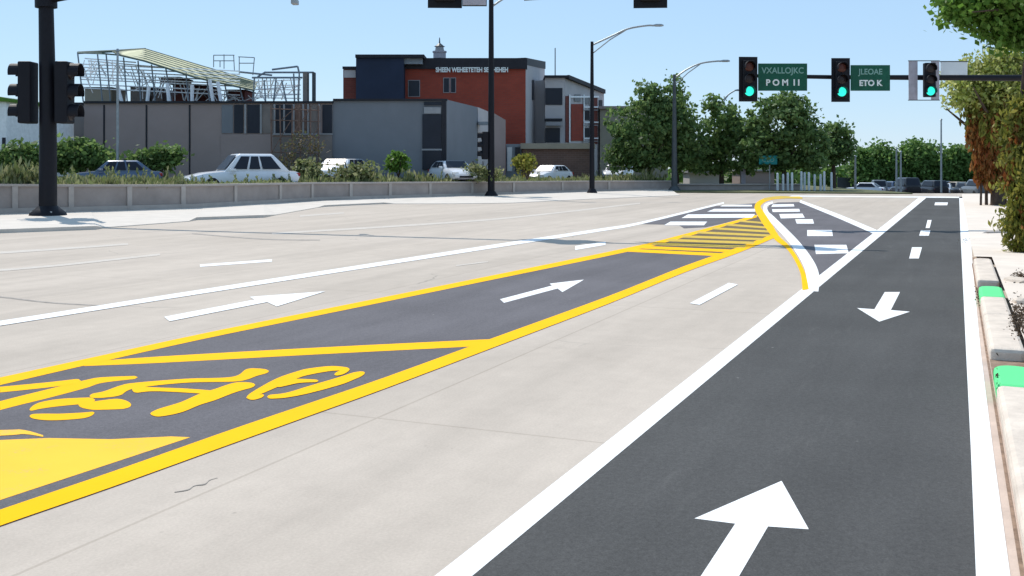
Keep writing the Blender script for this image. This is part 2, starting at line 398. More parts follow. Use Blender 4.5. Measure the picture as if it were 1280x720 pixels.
band('yellow_bar', [(-160,546,8),(0,541,7),(30,540,5),(54,545,2)], .0065, M['yellow_worn'], bay)
# bicycle pictogram: strokes joined in one mesh
strokes = [
 [(-90,532,12),(0,507,11),(60,492,11),(107,480,10),(128,475,7),(172,471.5,3.5)],
 [(-60,493,7),(0,487,7),(60,481,6.5),(101,476,6)],
 [(37,512,5),(50,507,8),(76,503,9),(119,500,7)],
 [(98,506,6),(115,507,10),(130,506,12),(147,505,13),(164,506,9)],
 [(37,520,5),(55,521,8),(76,521,8),(105,519,7),(118,516,4)],
 [(112,495,5),(130,493,8),(150,488,12),(168,482,7),(230,476,5),(290,474,6),(308,468,13),(322,465,9),(336,464,4)],
 [(165,487,10),(190,486.5,5),(230,488,5),(272,491,5)],
 [(188,517,4),(200,515.5,10),(226,509,13),(250,499,14),(269,493,14),(295,484,12),(319,481,5)],
 [(308,497,5),(326,488,9),(347,478,11),(370,469,9),(386,464.5,8),(415,460.5,6),(437,461.5,4)],
 [(456,466,5),(442,470,9),(425,476,10),(386,487,9),(357,494,6),(334,496,5)],
 [(309,497,4),(318,497,5),(330,494,4)],
 [(345,482,6),(358,478,8),(375,476,5),(398,476,3)],
 [(437,461.5,4),(428,465,6),(418,468,4)]]
q = []
for i, s in enumerate(strokes):
    zz = .0055 + i*.0003
    q += band_quads(s, zz, vertical=True, rounded=True)
sheet('bicycle_symbol', q, M['yellow'], bay)

# left crossing patch
cross = poly('crossing', [(790,280),(850,268),(895,257.5),(945,254),(947,268),(905,279),(882,284),(855,285.5),(848,281)], .003, M['bay'])
tag(cross, 'dark asphalt crossing patch with white bars left of the yellow kerb line', kind='structure')
for b_ in ([(860,268),(944,267.5),(940,272),(852,272.5)], [(893,261),(944,261),(944,264.5),(884,264.5)], [(838,277),(884,277),(880,281.5),(830,281.5)], [(905,256),(940,256),(940,258),(900,258)]):
    poly('crossing_bar', b_, .007, M['white'], cross)
# diamond splitter
dia = poly('cycle_slip', [(958,262),(962,256),(972,253),(1000,252.5),(1096,292),(1024,354),(1013,329),(997,306),(975,284),(960,270)], .005, M['bay'])
tag(dia, 'dark asphalt slip lane with white blocks beside the cycle lane', kind='structure')
for b_ in ([(1018,306),(1058,306),(1061,316.5),(1020,317.5)], [(1009,287.5),(1040,287.5),(1041,295),(1009,295)], [(994,274),(1016,274),(1017.5,279.5),(996,279.5)], [(974,267.5),(1003,267),(1006,272),(976,273)], [(965,261.5),(999,261),(1000,264.5),(966,265)], [(966,255.5),(992,255),(993,258),(964,258.5)]):
    poly('slip_block', b_, .0065, M['white'], dia)
band('slip_line', [(1000,251.5,3),(1050,271,5),(1100,292.5,6)], .0065, M['white'], dia, vertical=False)
band('white_curve', [(966,253,2.5),(957,257,4),(958,266,6),(964,273,8),(980,289,9),(996,307,11),(1010,328,14),(1016,345,16),(1016,364,14)], .0075, M['white'], dia, vertical=False)
band('yellow_curve', [(1000,246.5,2),(968,247.5,3),(953,251.5,5),(947,259,8),(954,272,9),(962,284,9),(971,297,7),(985,309,5),(996,325,5),(1004,343,6),(1007,362,8)], .0085, M['yellow'], dia, vertical=False)
band('yellow_fade', [(955,249,3),(975,246.5,3),(1003,247.5,2)], .0095, M['yellow_old'], dia)
poly('far_line', [(990,244.4),(1210,246),(1210,247.5),(985,245.6)], .0055, M['white_on_road'], road)

# left sidewalk with kerb
kerb = [(-420,345,.11),(-200,308,.11),(0,291.5,.10),(120,287,.10),(132,285,.02),(236,277,.02),(246,275,.09),(330,272,.09),(345,269,.02),(398,259.5,.02),(406,258.5,.07),(480,255,.07),(492,255,.02),(560,255,.02),(640,254,.02),(740,249,.02),(850,244.5,.02)]
KP = [G(x, y) for x, y, h in kerb]; KH = [h for _, _, h in kerb]
def wall_at(i):
    L = [0]; 
    for a, b in zip(KP, KP[1:]): L.append(L[-1] + (b-a).length)
    f = L[i]/L[-1]; W = [0]
    for a, b in zip(wall_g, wall_g[1:]): W.append(W[-1] + (b-a).length)
    t = f*W[-1]
    for j in range(len(W)-1):
        if t <= W[j+1] + 1e-6: return wall_g[j].lerp(wall_g[j+1], (t-W[j])/(W[j+1]-W[j]))
    return wall_g[-1]
m = MB(); n = len(KP); vs = []
for i in range(n):
    w = wall_at(i); e = KP[i]
    vs += [(e.x,e.y,-.02),(e.x,e.y,KH[i]),(w.x-.05,w.y+.05,.12),(w.x-.05,w.y+.05,-.02)]
fs = []
for i in range(n-1):
    a, b = 4*i, 4*i+4
    fs += [(a,b,b+1,a+1),(a+1,b+1,b+2,a+2)]
m.add(vs, fs); tag(m.build('sidewalk', M['walk_left']), 'bright concrete pavement along the grey wall with dropped kerbs', kind='structure')

# long concrete wall
wall = thing('concrete_wall', 'long grey concrete retaining wall behind the far pavement', 'wall', (0,0,0))
wh = [1.15,1.15,1.12,1.08,1.02,.96,.86,.80,.74]
def wallstrip(off0, off1, z0f, z1f):
    m = MB(); rings = []
    for i, p in enumerate(wall_g):
        a = wall_g[max(i-1,0)]; b = wall_g[min(i+1,len(wall_g)-1)]
        t = (b-a).normalized(); nn = Vector((-t.y, t.x, 0))    # away from road (left/back)
        z0, z1 = z0f(wh[i]), z1f(wh[i])
        rings.append([Vector((*(p+nn*off0).xy, z0)), Vector((*(p+nn*off1).xy, z0)), Vector((*(p+nn*off1).xy, z1)), Vector((*(p+nn*off0).xy, z1))])
    return m.loft(rings)
wallstrip(.03, .33, lambda h: -.3, lambda h: h-.08).build('wall_body', M['wall'], wall)
wallstrip(-.04, .38, lambda h: h-.08, lambda h: h).build('coping', M['wall_trim'], wall)
wallstrip(-.03, .028, lambda h: 0.0, lambda h: .27*h).build('plinth', M['wall_trim'], wall)
for px in (-150,-60,18,88,158,228,287,343,388,433,478,528,585,640,700,760):
    for j in range(len(wall_px)-1):
        if wall_px[j][0] <= px <= wall_px[j+1][0]:
            f = (px-wall_px[j][0])/(wall_px[j+1][0]-wall_px[j][0]); p = wall_g[j].lerp(wall_g[j+1], f); h = wh[j]+(wh[j+1]-wh[j])*f
            t = (wall_g[j+1]-wall_g[j]).normalized(); nn = Vector((-t.y, t.x, 0))
            pts = [p+t*.09+nn*.025, p-t*.09+nn*.025, p-t*.09-nn*.034, p+t*.09-nn*.034]
            mm = MB().prism([(a.x,a.y) for a in pts], .05, h-.085)
            mm.build('pilaster', M['wall_trim'], wall)
# low continuation of the wall to the right
lw = thing('low_wall', 'low dark grey wall under the trees right of the lamp posts', 'wall', U(930,239,71.3))
def wbox(px0, px1, py0, py1, Y0, Y1, mat_, name, parent, bevel=0):
    a = U(px0, py1, Y0); b = U(px1, py0, Y0); l = parent.location if parent else Vector((0,0,0))
    return MB().box(a.x-l.x, b.x-l.x, Y0-l.y, Y1-l.y, a.z-l.z, b.z-l.z).build(name, mat_, parent, bevel=bevel)
wbox(838,1000,231,240,71.3,71.7,M['wall'],'wall_body',lw)
wbox(836,1002,229.8,231,71.2,71.8,M['wall_trim'],'coping',lw)

# embankment behind the wall
def offs(o):
    out = []
    for i, p in enumerate(wall_g):
        a = wall_g[max(i-1,0)]; b = wall_g[min(i+1,len(wall_g)-1)]
        t = (b-a).normalized(); out.append(p + Vector((-t.y, t.x, 0))*o)
    return out
vs = []; fs = []; base = offs(.3)
for i, p in enumerate(base):
    h = wh[i]
    q1 = p + Vector((-6, 7, 0)) if i < 6 else p + Vector((-3, 7, 0))
    far = Vector((p.x*1.9-12, 150, 0))
    vs += [(p.x,p.y,h-.14),(q1.x,q1.y,min(h-.1,.85)),(far.x,far.y,1.0)]
for i in range(len(base)-1):
    for k in range(2):
        a = 3*i+k; fs.append((a, a+3, a+4, a+1))
n0 = len(vs)
for k, zz in ((0,-3.1),(1,-3.1),(2,-3.1)):
    p = vs[3*(len(base)-1)+k]; vs.append((p[0]+1.5, p[1]+.2, zz))
for k in range(2):
    a = 3*(len(base)-1)+k; fs.append((a, n0+k, n0+k+1, a+1))
tag(MB().add(vs, fs).build('embankment', M['ground'], None, smooth=True), 'weedy raised ground behind the concrete wall', kind='structure')

# right-hand side: gutter, kerb blocks, pavement
gut = sheet('gutter', [[K(a,-.34-.0*a,.003),K(a,0.02,.003),K(b,.02,.003),K(b,-.34,.003)] for a,b in ((-12,-4),(-4,2),(2,8),(8,17))], M['gutter'])
tag(gut, 'stained pinkish gutter strip beside the kerb', kind='structure')
slab = MB()
for a, b, za, zb in ((-14,4.2,.13,.13),(4.2,15,.13,.13),(15,20,.13,.02),(20,64,.02,.02)):
    t0 = .30 if b <= 15 else .02
    slab.add([K(a,t0,za),K(a,30,za),K(b,30,zb),K(b,t0,zb)], [(0,1,2,3)])
tag(slab.build('pavement', M['walk']), 'sunlit pale pavement beyond the kerb', kind='structure')
tag(MB().add([K(-14,-.0,.03),K(-14,.3,.03),K(16,.3,.03),K(16,0,.03)],[(0,1,2,3)]).build('soil', M['soil']), 'brown soil showing in the gaps between kerb lengths', kind='structure')
def kerb_block(s0, s1, label, green, nose=True):
    r = thing('kerb_block', label, 'kerb', K(s0, 0), 0, 'kerb lengths along the cycle lane')
    def pl(a, b, rnd):
        pts = [K(a,0),K(b,0)] if not rnd else [K(a,0)] + [K(b-.12+.12*math.sin(c), .14-.14*math.cos(c)) for c in [i*math.pi/16 for i in range(17)]][0:17]
        if not rnd: pts += [K(b,.28)]
        pts += [K(a,.28)]
        return [(p.x-r.location.x, p.y-r.location.y) for p in pts]
    gm = green if green else 0
    MB().prism(pl(s0, s1-gm, nose and not green), 0, .135).build('kerb_body', M['kerb'], r, bevel=.035)
    if green: MB().prism(pl(s1-gm+.001, s1, True), 0, .137).build('painted_end', M['green'], r, bevel=.035)
    return r
kerb_block(-7, -1.6, 'nearest plain kerb length beside the cycle lane', 0, False)
kerb_block(-1.58, 4.2, 'kerb length with the larger, nearer bright green end', .85)
kerb_block(5.0, 7.3, 'plain grey kerb length in front of the smaller green end', 0, False)
kerb_block(7.32, 10.1, 'kerb length with the smaller, farther green end', 1.2)
kerb_block(10.9, 14.6, 'farthest plain kerb length before the dropped pavement', 0)

sheet('gutter_joint', [[K(a,-.022,.006),K(a,-.005,.006),K(b,-.005,.006),K(b,-.022,.006)] for a,b in ((-10,0),(0,8),(8,15))], M['soil'], gut)
# ---------------------------------------------------------------- foliage
rng = np.random.default_rng(5)
def leaves(name, C, size, mat_, parent=None, elong=1.6, hang=0.0, var=.4):
    n = len(C); C = np.asarray(C, float)
    a = rng.normal(size=(n,3)); 
    if hang: a = a*(1-hang) + np.array([0,0,-1.])*hang*1.5
    a /= np.linalg.norm(a, axis=1)[:,None]
    b = np.cross(a, rng.normal(size=(n,3))); b /= np.linalg.norm(b, axis=1)[:,None]
    s = size*(1-var+2*var*rng.random(n))[:,None]
    v = np.stack([C-a*s*elong*.5, C+b*s*.5, C+a*s*elong*.5, C-b*s*.5], 1).reshape(-1,3)
    me = bpy.data.meshes.new(name)
    me.vertices.add(4*n); me.vertices.foreach_set('co', v.ravel().astype(np.float32))
    me.loops.add(4*n); me.loops.foreach_set('vertex_index', np.arange(4*n, dtype=np.int32))
    me.polygons.add(n); me.polygons.foreach_set('loop_start', np.arange(0,4*n,4,dtype=np.int32)); me.polygons.foreach_set('loop_total', np.full(n,4,dtype=np.int32))
    me.update(calc_edges=True); me.validate(); me.materials.append(mat_)
    o = bpy.data.objects.new(name, me); COL.objects.link(o)
    if parent: o.parent = parent
    return o
def crown_pts(blobs, nclump, per, sig):
    vol = np.array([b[3]*b[4]*b[5] for b in blobs])**.67; cnt = np.maximum(1, (nclump*vol/vol.sum()).astype(int)); out = []
    for b, k in zip(blobs, cnt):
        u = rng.normal(size=(k,3)); u /= np.linalg.norm(u, axis=1)[:,None]
        r = (.4 + .72*rng.random(k)**.7)[:,None]
        c = np.array(b[:3]) + u*r*np.array(b[3:6])
        w = sig*(.6+.8*rng.random(k))
        p = np.repeat(c, per, 0) + rng.normal(size=(k*per,3))*np.repeat(w, per)[:,None]*np.array([1,1,.7])
        out.append(p)
    return np.concatenate(out)
def trunk_mb(h, r, limbs, lean=0):
    m = MB(); m.tube([(0,0,-.1),(lean*.3,0,h*.35),(lean*.7,.05,h*.7),(lean,0,h)], [r*1.25,r,r*.8,r*.45], 9)
    for i in range(limbs):
        a = i*2.4+.5; z = h*(.5+.4*i/limbs); l = h*.45
        m.tube([(lean*.6,0,z),(lean*.6+math.cos(a)*l*.5, math.sin(a)*l*.5, z+l*.3),(lean*.6+math.cos(a)*l, math.sin(a)*l, z+l*.75)], [r*.5,r*.3,r*.12], 6)
    return m
def tree(name, label, group, base, blobs, nclump, per, sig, size, lm, th, tr, limbs=6, elong=1.5, hang=0, lean=0, cut=.15):
    r = thing(name, label, 'tree', base, 0, group)
    trunk_mb(th, tr, limbs, lean).build('trunk', M['bark'], r, smooth=True)
    P = crown_pts(blobs, nclump, per, sig)
    P = P[P[:,2] > cut + .35*np.sin(P[:,0]*3.1+P[:,1]*2.3)]
    leaves('crown', P, size, lm, r, elong, hang)
    return r
def pxblobs(base, Y, L):   # (px,py,rx,ry) -> local blobs
    out = []
    for px, py, rx, ry in L:
        c = U(px, py, Y) - base; s = Y/F
        out.append((c.x, c.y, c.z, rx*s, (rx+ry)/2*s*.8, ry*s))
    return out
GRP = 'street trees beyond the lamp posts'
def street_tree(label, px, by, Y, L, nclump=260, size=.24, lm='leaf_dark', per=42, group=GRP, th=3.2, sig=.27, tr=.16, **k):
    if Y < 100: nclump = int(nclump*.62); size *= .85
    b = U(px, by, Y); return tree('street_tree', label, group, b, pxblobs(b, Y, L), nclump, per, sig, size, M[lm], th, tr, cut=(1.35 if Y < 100 else .3), **k)
street_tree('broad dark street tree behind the lamp post nearest the buildings', 812, 236, 72, [(800,165,40,42),(835,150,32,38),(785,190,26,28),(818,125,22,18),(850,180,26,38),(815,200,44,14),(808,112,12,8)], 430, .24)
street_tree('slender conical tree growing close behind a lamp post', 846, 237, 76, [(846,170,16,50),(845,115,8,25),(850,200,26,22)], 130, .22, 'leaf_mid')
street_tree('medium green tree between the conical tree and the big round tree', 902, 237, 74, [(900,165,28,36),(893,195,30,26),(915,185,24,34),(898,132,12,12),(900,212,40,10)], 280, .23, 'leaf_mid')
street_tree('largest round dark tree with the teal sign under it', 980, 236, 72, [(975,160,40,38),(948,180,28,32),(1000,180,30,38),(985,135,26,18),(965,200,44,16),(1008,205,26,14)], 480, .24)
street_tree('small round tree at the right end of the street tree row', 1042, 234, 78, [(1043,170,18,18),(1038,190,22,18),(1052,185,14,20)], 160, .22)
FG = 'rounded trees along the far side of the street'
street_tree('round far tree by the twin pale poles', 1098, 236, 150, [(1095,203,24,20),(1085,213,18,16),(1106,212,18,16)], 330, .36, 'leaf_far', 40, FG, 3.5, .6, .2)
street_tree('tallest round far tree between the pale poles', 1150, 236, 150, [(1148,201,25,21),(1135,212,16,16),(1163,212,16,16)], 330, .36, 'leaf_far', 40, FG, 3.5, .6, .2)
street_tree('round far tree closest to the weeping trees', 1202, 236, 150, [(1202,205,24,19),(1188,215,16,15),(1222,212,20,20)], 330, .36, 'leaf_far', 40, FG, 3.5, .6, .2)
# distant wood
Pw = []
for k in range(90):
    x = -150 + k*4.2; y = 185 + rng.random()*12; h = 3.0 + rng.random()*1.6
    c = np.array([x, y, h*.45]); u = rng.normal(size=(150,3)); u /= np.linalg.norm(u,axis=1)[:,None]
    Pw.append(c + u*np.array([3.6,2.5,h*.62])*(.6+.4*rng.random((150,1))))
Pw = np.concatenate(Pw)
Pw[:,2] -= 1.7
w = leaves('distant_woods', Pw, .95, M['leaf_far']); tag(w, 'far hazy belt of trees along the horizon', kind='stuff')

# bushes behind the wall
def bush(label, px, by, Y, L, lm='leaf_bush', nclump=70, size=.16, sig=.25, name='bush', group='bushes between the wall and the buildings', per=45, hang=0):
    b = U(px, by, Y); r = thing(name, label, 'shrub', b, 0, group)
    mb = MB()
    for i in range(5):
        a = i*1.3; mb.tube([(0,0,-.1),(math.cos(a)*.25, math.sin(a)*.25,.5),(math.cos(a)*.5,math.sin(a)*.4,1.0)], [.04,.03,.012], 5)
    mb.build('stem', M['bark'], r)
    P = crown_pts(pxblobs(b, Y, L), nclump, per, sig); P = P[P[:,2] > -.2]
    leaves('foliage', P, size, M[lm], r, 1.6, hang); return r
bush('bright green bush left of the black signal pole', 35, 224, 50, [(30,198,24,13),(12,202,18,10)], nclump=70, lm='leaf_mid')
bush('large bright green bush right of the black signal pole', 100, 224, 51, [(96,192,26,15),(120,200,24,11),(78,199,18,12)], nclump=95, lm='leaf_mid')
bush('green bush behind the dark blue car', 198, 222, 51, [(195,199,26,9),(212,196,12,8),(175,202,14,8)], nclump=60, lm='leaf_mid')
bush('small round yellow green shrub in front of the blue grey building', 498, 219, 55, [(497,202,9,10)], nclump=26, size=.13, sig=.15)
bush('yellow green sapling before the low brown building', 659, 222, 56, [(657,206,9,9),(655,198,6,6)], 'leaf_gold', 24, .14, .18)
bush('wide low green bush beside the white car with its nose hidden', 440, 226, 52, [(438,216,14,6),(452,215,10,6)], 'leaf_weed', 30, .14, .2)
bush('low dark bush at the foot of the blue grey building corner', 600, 224, 57, [(592,215,14,6),(612,217,12,5)], 'leaf_weed', 28, .14, .2)
bush('brown dry creeper climbing the window bay', 375, 222, 57.5, [(380,190,16,26),(362,200,14,22),(395,200,12,20),(345,205,12,14)], 'leaf_dull', 60, .09, .25, 'creeper', None, 18)
bush('green weeds heaped behind the pale sedan', 393, 226, 51, [(390,214,12,9),(380,210,8,8)], 'leaf_weed', 34, .13, .18)

# weeds along the wall top
P = []
def wall_lerp(u):
    u *= len(wall_g)-1; j = min(int(u), len(wall_g)-2); f = u-j
    return base[j].lerp(base[j+1], f), wh[j]+(wh[j+1]-wh[j])*f
for i in range(1500):
    u = rng.random(); p, h = wall_lerp(u); o = rng.random()**1.4*9
    cx, cy = p.x - o*.62 - .1, p.y + o*.75 + .1
    dens = math.sin(u*47)+math.sin(u*19+2)
    if i % 4 == 0 and dens > .2: cx, cy = p.x - .1 - rng.random()*.3, p.y + .15 + rng.random()*.3
    hh = (.10+.25*rng.random()**2)*(1.0 + .9*max(0, dens))
    if 225 < CX + F*cx/cy < 368 and o < 9: hh *= .3
    k = 14
    P.append(np.array([cx,cy,h-.12]) + rng.normal(size=(k,3))*np.array([.14,.14,0]) + np.array([0,0,1])*rng.random((k,1))*hh)
w = leaves('weeds', np.concatenate(P), .10, M['leaf_weed'], None, 3.2, .75); tag(w, 'scrubby weeds and grass above the concrete wall', kind='stuff')
# tall weed stalks
P = []
for i in range(170):
    u = .12 + .7*rng.random(); p, h = wall_lerp(u); o = .2 + rng.random()*1.5
    cx, cy = p.x - o*.62, p.y + o*.75; hh = (.35+.5*rng.random())*(.6 if 225 < CX + F*cx/cy < 368 else 1)
    z = np.linspace(0,1,26)[:,None]
    P.append(np.array([cx,cy,h-.1]) + z*np.array([rng.normal()*.12, rng.normal()*.12, hh]) + rng.normal(size=(26,3))*.025)
w = leaves('weeds', np.concatenate(P), .05, M['leaf_weed'], None, 3.0, .6); tag(w, 'tall seeding weed stalks sticking up above the wall', kind='stuff')

# right-hand trees
RG = 'trees growing from the pavement beside the cycle lane'
def strands(blobs_px, base, Y, n, per, length, size, lm, parent, name='hanging_foliage'):
    out = []; s = Y/F
    for px, py, rx, ry, w in blobs_px:
        k = int(n*w); c = U(px, py, Y)-base
        u = rng.normal(size=(k,3)); u /= np.linalg.norm(u,axis=1)[:,None]
        st = np.array([c.x,c.y,c.z]) + u*(rng.random((k,1))**.4)*np.array([rx*s, rx*s, ry*s])
        L = length*(.4+rng.random(k))
        for j in range(k):
            z = rng.random((per,1))
            out.append(st[j] - z*np.array([rng.normal()*.08, rng.normal()*.08, L[j]]) + rng.normal(size=(per,3))*.05*length)
    P = np.concatenate(out); P = P[P[:,2] > .1]
    return leaves(name, P, size, M[lm], parent, 2.4, .7)
b = U(1247, 254, 45); YA = 45
ta = tree('weeping_tree', 'weeping tree with orange brown hanging foliage behind the golden column', RG, b, pxblobs(b, YA, [(1240,95,42,26),(1225,120,34,26),(1262,110,40,34),(1200,108,26,26),(1290,100,44,44),(1262,75,30,16)]), 330, 40, .26, .12, M['leaf_pale'], 4.6, .24, 7)
ta['category'] = 'tree'
strands([(1238,140,28,28,.6),(1250,170,26,34,.8),(1265,130,30,40,.5),(1232,120,28,20,.3)], b, YA, 420, 20, 1.0, .12, 'leaf_gold', ta)
strands([(1240,145,28,30,.5),(1250,175,22,30,.6),(1236,190,18,20,.35),(1222,150,12,24,.2)], b, YA, 420, 20, 1.0, .12, 'leaf_rust', ta, 'dry_foliage')
for i, (px, w) in enumerate(((1226,.05),(1233,.07),(1241,.09),(1256,.08),(1263,.06))):
    e = U(px, 250, YA+.3*(i%2)) - b; tt = U(px+(i-2)*2, 160, YA)-b
    MB().tube([(e.x,e.y,-.1),((e.x+tt.x)/2+.1,e.y,tt.z/2),(tt.x,tt.y,tt.z)], [w,w*.8,w*.5], 6).build('stem', M['bark'], ta)
b = U(1277, 322, 19.5); b.z = .06; YB = 19.5
tb = thing('columnar_tree', 'golden green column-shaped tree leafy down to the pavement', 'tree', b, 0, RG)
MB().tube([(0,0,-.05),(.02,0,1.2),(0,.03,2.6),(.05,0,3.6)], [.09,.075,.05,.02], 8).build('trunk', M['bark'], tb, smooth=True)
P = crown_pts(pxblobs(b, YB, [(1284,175,21,55),(1287,230,26,62),(1286,140,20,28),(1281,285,19,36),(1300,190,22,70)]), 330, 45, .10); P = P[(P[:,2] > .05) & (P[:,2] < 3.02 + .12*np.sin(P[:,0]*9))]
leaves('crown', P, .05, M['leaf_gold'], tb, 2.6, .5)
strands([(1284,190,20,50,.6),(1287,250,22,50,.6)], b, YB, 300, 16, .5, .06, 'leaf_gold', tb)
strands([(1281,160,18,45,.6),(1280,215,16,40,.4)], b, YB, 200, 14, .5, .06, 'leaf_rust', tb, 'dry_foliage')
b = U(1440, 400, 13); b.z = .13; YC = 13
tc = tree('shade_tree', 'leafy shade tree whose branches hang in over the signal arm', RG, b, pxblobs(b, YC, [(1300,-10,95,50),(1255,22,60,30),(1240,0,58,24),(1280,42,44,16),(1400,-60,150,90),(1210,5,26,12)]), 420, 60, .12, .058, M['leaf_bush'], 4.3, .14, 8, 1.6)
for i, (x, y) in enumerate(((1215,15),(1245,45),(1275,58),(1230,-10))):
    a = Vector((0,0,3.0)); e = U(x, y, YC-.4+.3*i) - b
    MB().tube([a, a.lerp(e,.5)+Vector((0,0,.35)), e], [.05,.03,.008], 6).build('branch', M['bark'], tc)
# litter and stones on right pavement
P = []
for (px, py, rx, ry, n_) in ((1218,300,10,3,60),(1224,366,4,12,120),(1240,425,3,20,50),(1275,345,10,6,260),(1274,395,12,22,620),(1255,318,24,6,360),(1243,253,20,4,240),(1205,300,8,3,30),(1247,470,2,20,14)):
    for i in range(n_):
        x = px + rng.normal()*rx*.5; y = py + rng.normal()*ry*.5
        p = G(x, y, 0.145 if x > 1232 and y > 330 and not (1230<x<1246) else .01)
        P.append([p.x, p.y, p.z + rng.random()*.012])
P = np.array(P); w = leaves('leaf_litter', P*np.array([1,1,.5])+np.array([0,0,.06])*(P[:,2:3]>.1), .018, mat('litter', (.12,.08,.05), .9, .5, 20), None, 2.0, 0); tag(w, 'brown leaf litter and bark chips scattered at the kerb and tree bases', kind='stuff')
def rock(name, label, px, py, sx, sy, sz, seed, z=.13, m_='kerb'):
    import bmesh
    rr = random.Random(seed); bm = bmesh.new(); bmesh.ops.create_icosphere(bm, subdivisions=2, radius=.5)
    for v in bm.verts:
        k = 1+rr.uniform(-.16,.16); v.co = Vector((v.co.x*sx*k, v.co.y*sy*k, max(-.3,min(.4,v.co.z))*sz*k))
    me = bpy.data.meshes.new(name); bm.to_mesh(me); bm.free(); me.materials.append(M[m_])
    o = bpy.data.objects.new(name, me); COL.objects.link(o); o.location = G(px, py, z); o.rotation_euler = (0,0,rr.random()*3)
    return tag(o, label, 'stone', 'edging stones in the tree beds')
rock('edging_stone', 'long pale edging stone crossing toward the golden column tree', 1246, 291, .95, .22, .14, 1, .02, 'wall_trim')
rock('edging_stone', 'flat brown stone at the foot of the golden column tree', 1250, 319, .7, .3, .14, 2, .03)
rock('edging_stone', 'small dark stone beside the weeping tree trunks', 1240, 256, 1.1, .4, .16, 3, .02)
rock('edging_stone', 'upper rough stone in the planting bed behind the small green kerb end', 1272, 352, .45, .22, .14, 4)
rock('edging_stone', 'lower rough stone in the planting bed behind the small green kerb end', 1277, 378, .36, .2, .14, 5)
bed = [K(7,.75,.136),K(10.5,.62,.136),K(12.4,1.1,.136),K(12.2,2.8,.136),K(7.6,3.0,.136),K(6.2,1.6,.136)]
tag(sheet('planting_bed', bed, M['soil']), 'brown mulched bed beside the kerb', kind='structure')

# ---------------------------------------------------------------- traffic lights, poles, lamps
def traffic_light(label, loc, rz, scale=1, lit=None, plate=None, group='traffic signals', top_lens='lens_off'):
    r = thing('traffic_light', label, 'traffic light', loc, rz, group, scale)      # local: faces -Y, origin at its centre
    MB().box(-.17,.17,-.1,.12,-.53,.53).build('housing', M['housing'], r, bevel=.025)
    if plate:
        w = plate; mb = MB(); mb.box(-w,w,.0,.015,-.64,.64); mb.build('backplate', M['housing' if plate < .32 else 'plate'], r)
    for i, z in enumerate((.35, 0, -.35)):
        a = [math.pi*(-.12) + math.pi*1.24*k/14 for k in range(15)]
        o = [(.155*math.cos(t), .155*math.sin(t)+z) for t in a]; inn = [(.14*math.cos(t), .14*math.sin(t)+z) for t in reversed(a)]
        mb = MB()
        for k in range(14):
            c = [o[k], o[k+1], inn[13-k], inn[14-k]]
            mb.extr([(x,-.101,zz) for x,zz in c], (0,-.17,0))
        mb.build('visor', M['housing'], r)
        mm = {'green': 'lens_green'}.get(lit) if (i == 2 and lit) else (top_lens if i == 0 else 'lens_off')
        mb = MB(); mb.tube([(0,-.102,z),(0,-.125,z),(0,-.135,z)], [.135,.12,.06], 20); mb.build('lens', M[mm], r, smooth=True)
    return r
def text(body, size, mat_, parent, loc, name='lettering', rx=90, sx=1.0, bold=.0):
    cu = bpy.data.curves.new('t', 'FONT'); cu.body = body; cu.size = size; cu.extrude = .004; cu.offset = bold
    cu.align_x = 'CENTER'; cu.align_y = 'CENTER'
    to = bpy.data.objects.new('t', cu); COL.objects.link(to)
    bpy.context.view_layer.update()
    me = bpy.data.meshes.new_from_object(to); bpy.data.objects.remove(to); me.materials.append(mat_); me.name = name
    o = bpy.data.objects.new(name, me); COL.objects.link(o); o.parent = parent; o.location = loc; o.rotation_euler = (R(rx),0,0); o.scale = (sx,1,1)
    return o

# near mast on the left
pb = G(60, 273.5); PL = pb
mast = thing('signal_mast', 'thick black signal mast with bolted base in front of the wall', 'signal mast', pb)
MB().tube([(0,0,.14),(0,0,3.5),(-.08,0,7.9)], [.28,.26,.22], 20).build('pole', M['black'], mast, smooth=True)
MB().tube([(0,0,.1),(0,0,.2),(0,0,.32),(0,0,.42)], [.58,.55,.40,.30], 20).build('base', M['black'], mast, smooth=True)
MB().tube([(-.06,0,6.85),(-.07,0,7.3)], .34, 18).build('collar', M['black'], mast, smooth=True)
MB().tube([(0,0,7.15),(4,-1.6,7.5),(19.4,-7.75,7.88)], [.17,.14,.08], 14).build('arm', M['black'], mast, smooth=True)
for k in range(4):
    a = k*math.pi/2+.6; MB().tube([(.5*math.cos(a),.5*math.sin(a),.15),(.5*math.cos(a),.5*math.sin(a),.26)], .035, 6).build('bolt', M['grey_metal'], mast)
for k in (0,):
    bx = MB().box(.02,.26,-.30,-.27,.2,.32).build('tag_plate', M['sign_pale'], mast)
zc = 1.7 + (208-116)/38.6
traffic_light('left-facing black signal on the thick mast, seen from its side', (pb.x-.62, pb.y-.1, zc), R(-90), 1.88)
traffic_light('right-facing black signal on the thick mast, seen from its side', (pb.x+.60, pb.y-.1, zc), R(90), 1.88)
for s_ in (-1, 1):
    pass
def arm_pt(px):   # point on the long arm at this column
    k = (px-CX)/F; Y = (pb.y + .4*(pb.x))/(1+.4*k); return k*Y, Y
x, Y = arm_pt(557); z = 1.7+(208-12)/F*Y
traffic_light('upper signal with a dark lens above the blue grey building, sign fixed beside it', (x, Y-.3, z+.53*1.65+.18), R(3), 1.65, plate=.28, top_lens='lens_grey')
x, Y = arm_pt(594)
sg = thing('lane_sign', 'grey panel sign fixed beside the upper signal', 'sign', (x, Y-.3, z))
MB().box(-.32,.30,0,.03,.03,1.3).build('panel', M['plate'], sg); MB().box(-.34,.32,.031,.05,0.0,1.33).build('sign_frame', M['dark_metal'], sg)
x, Y = arm_pt(811); z = 1.7+(208-13)/F*Y
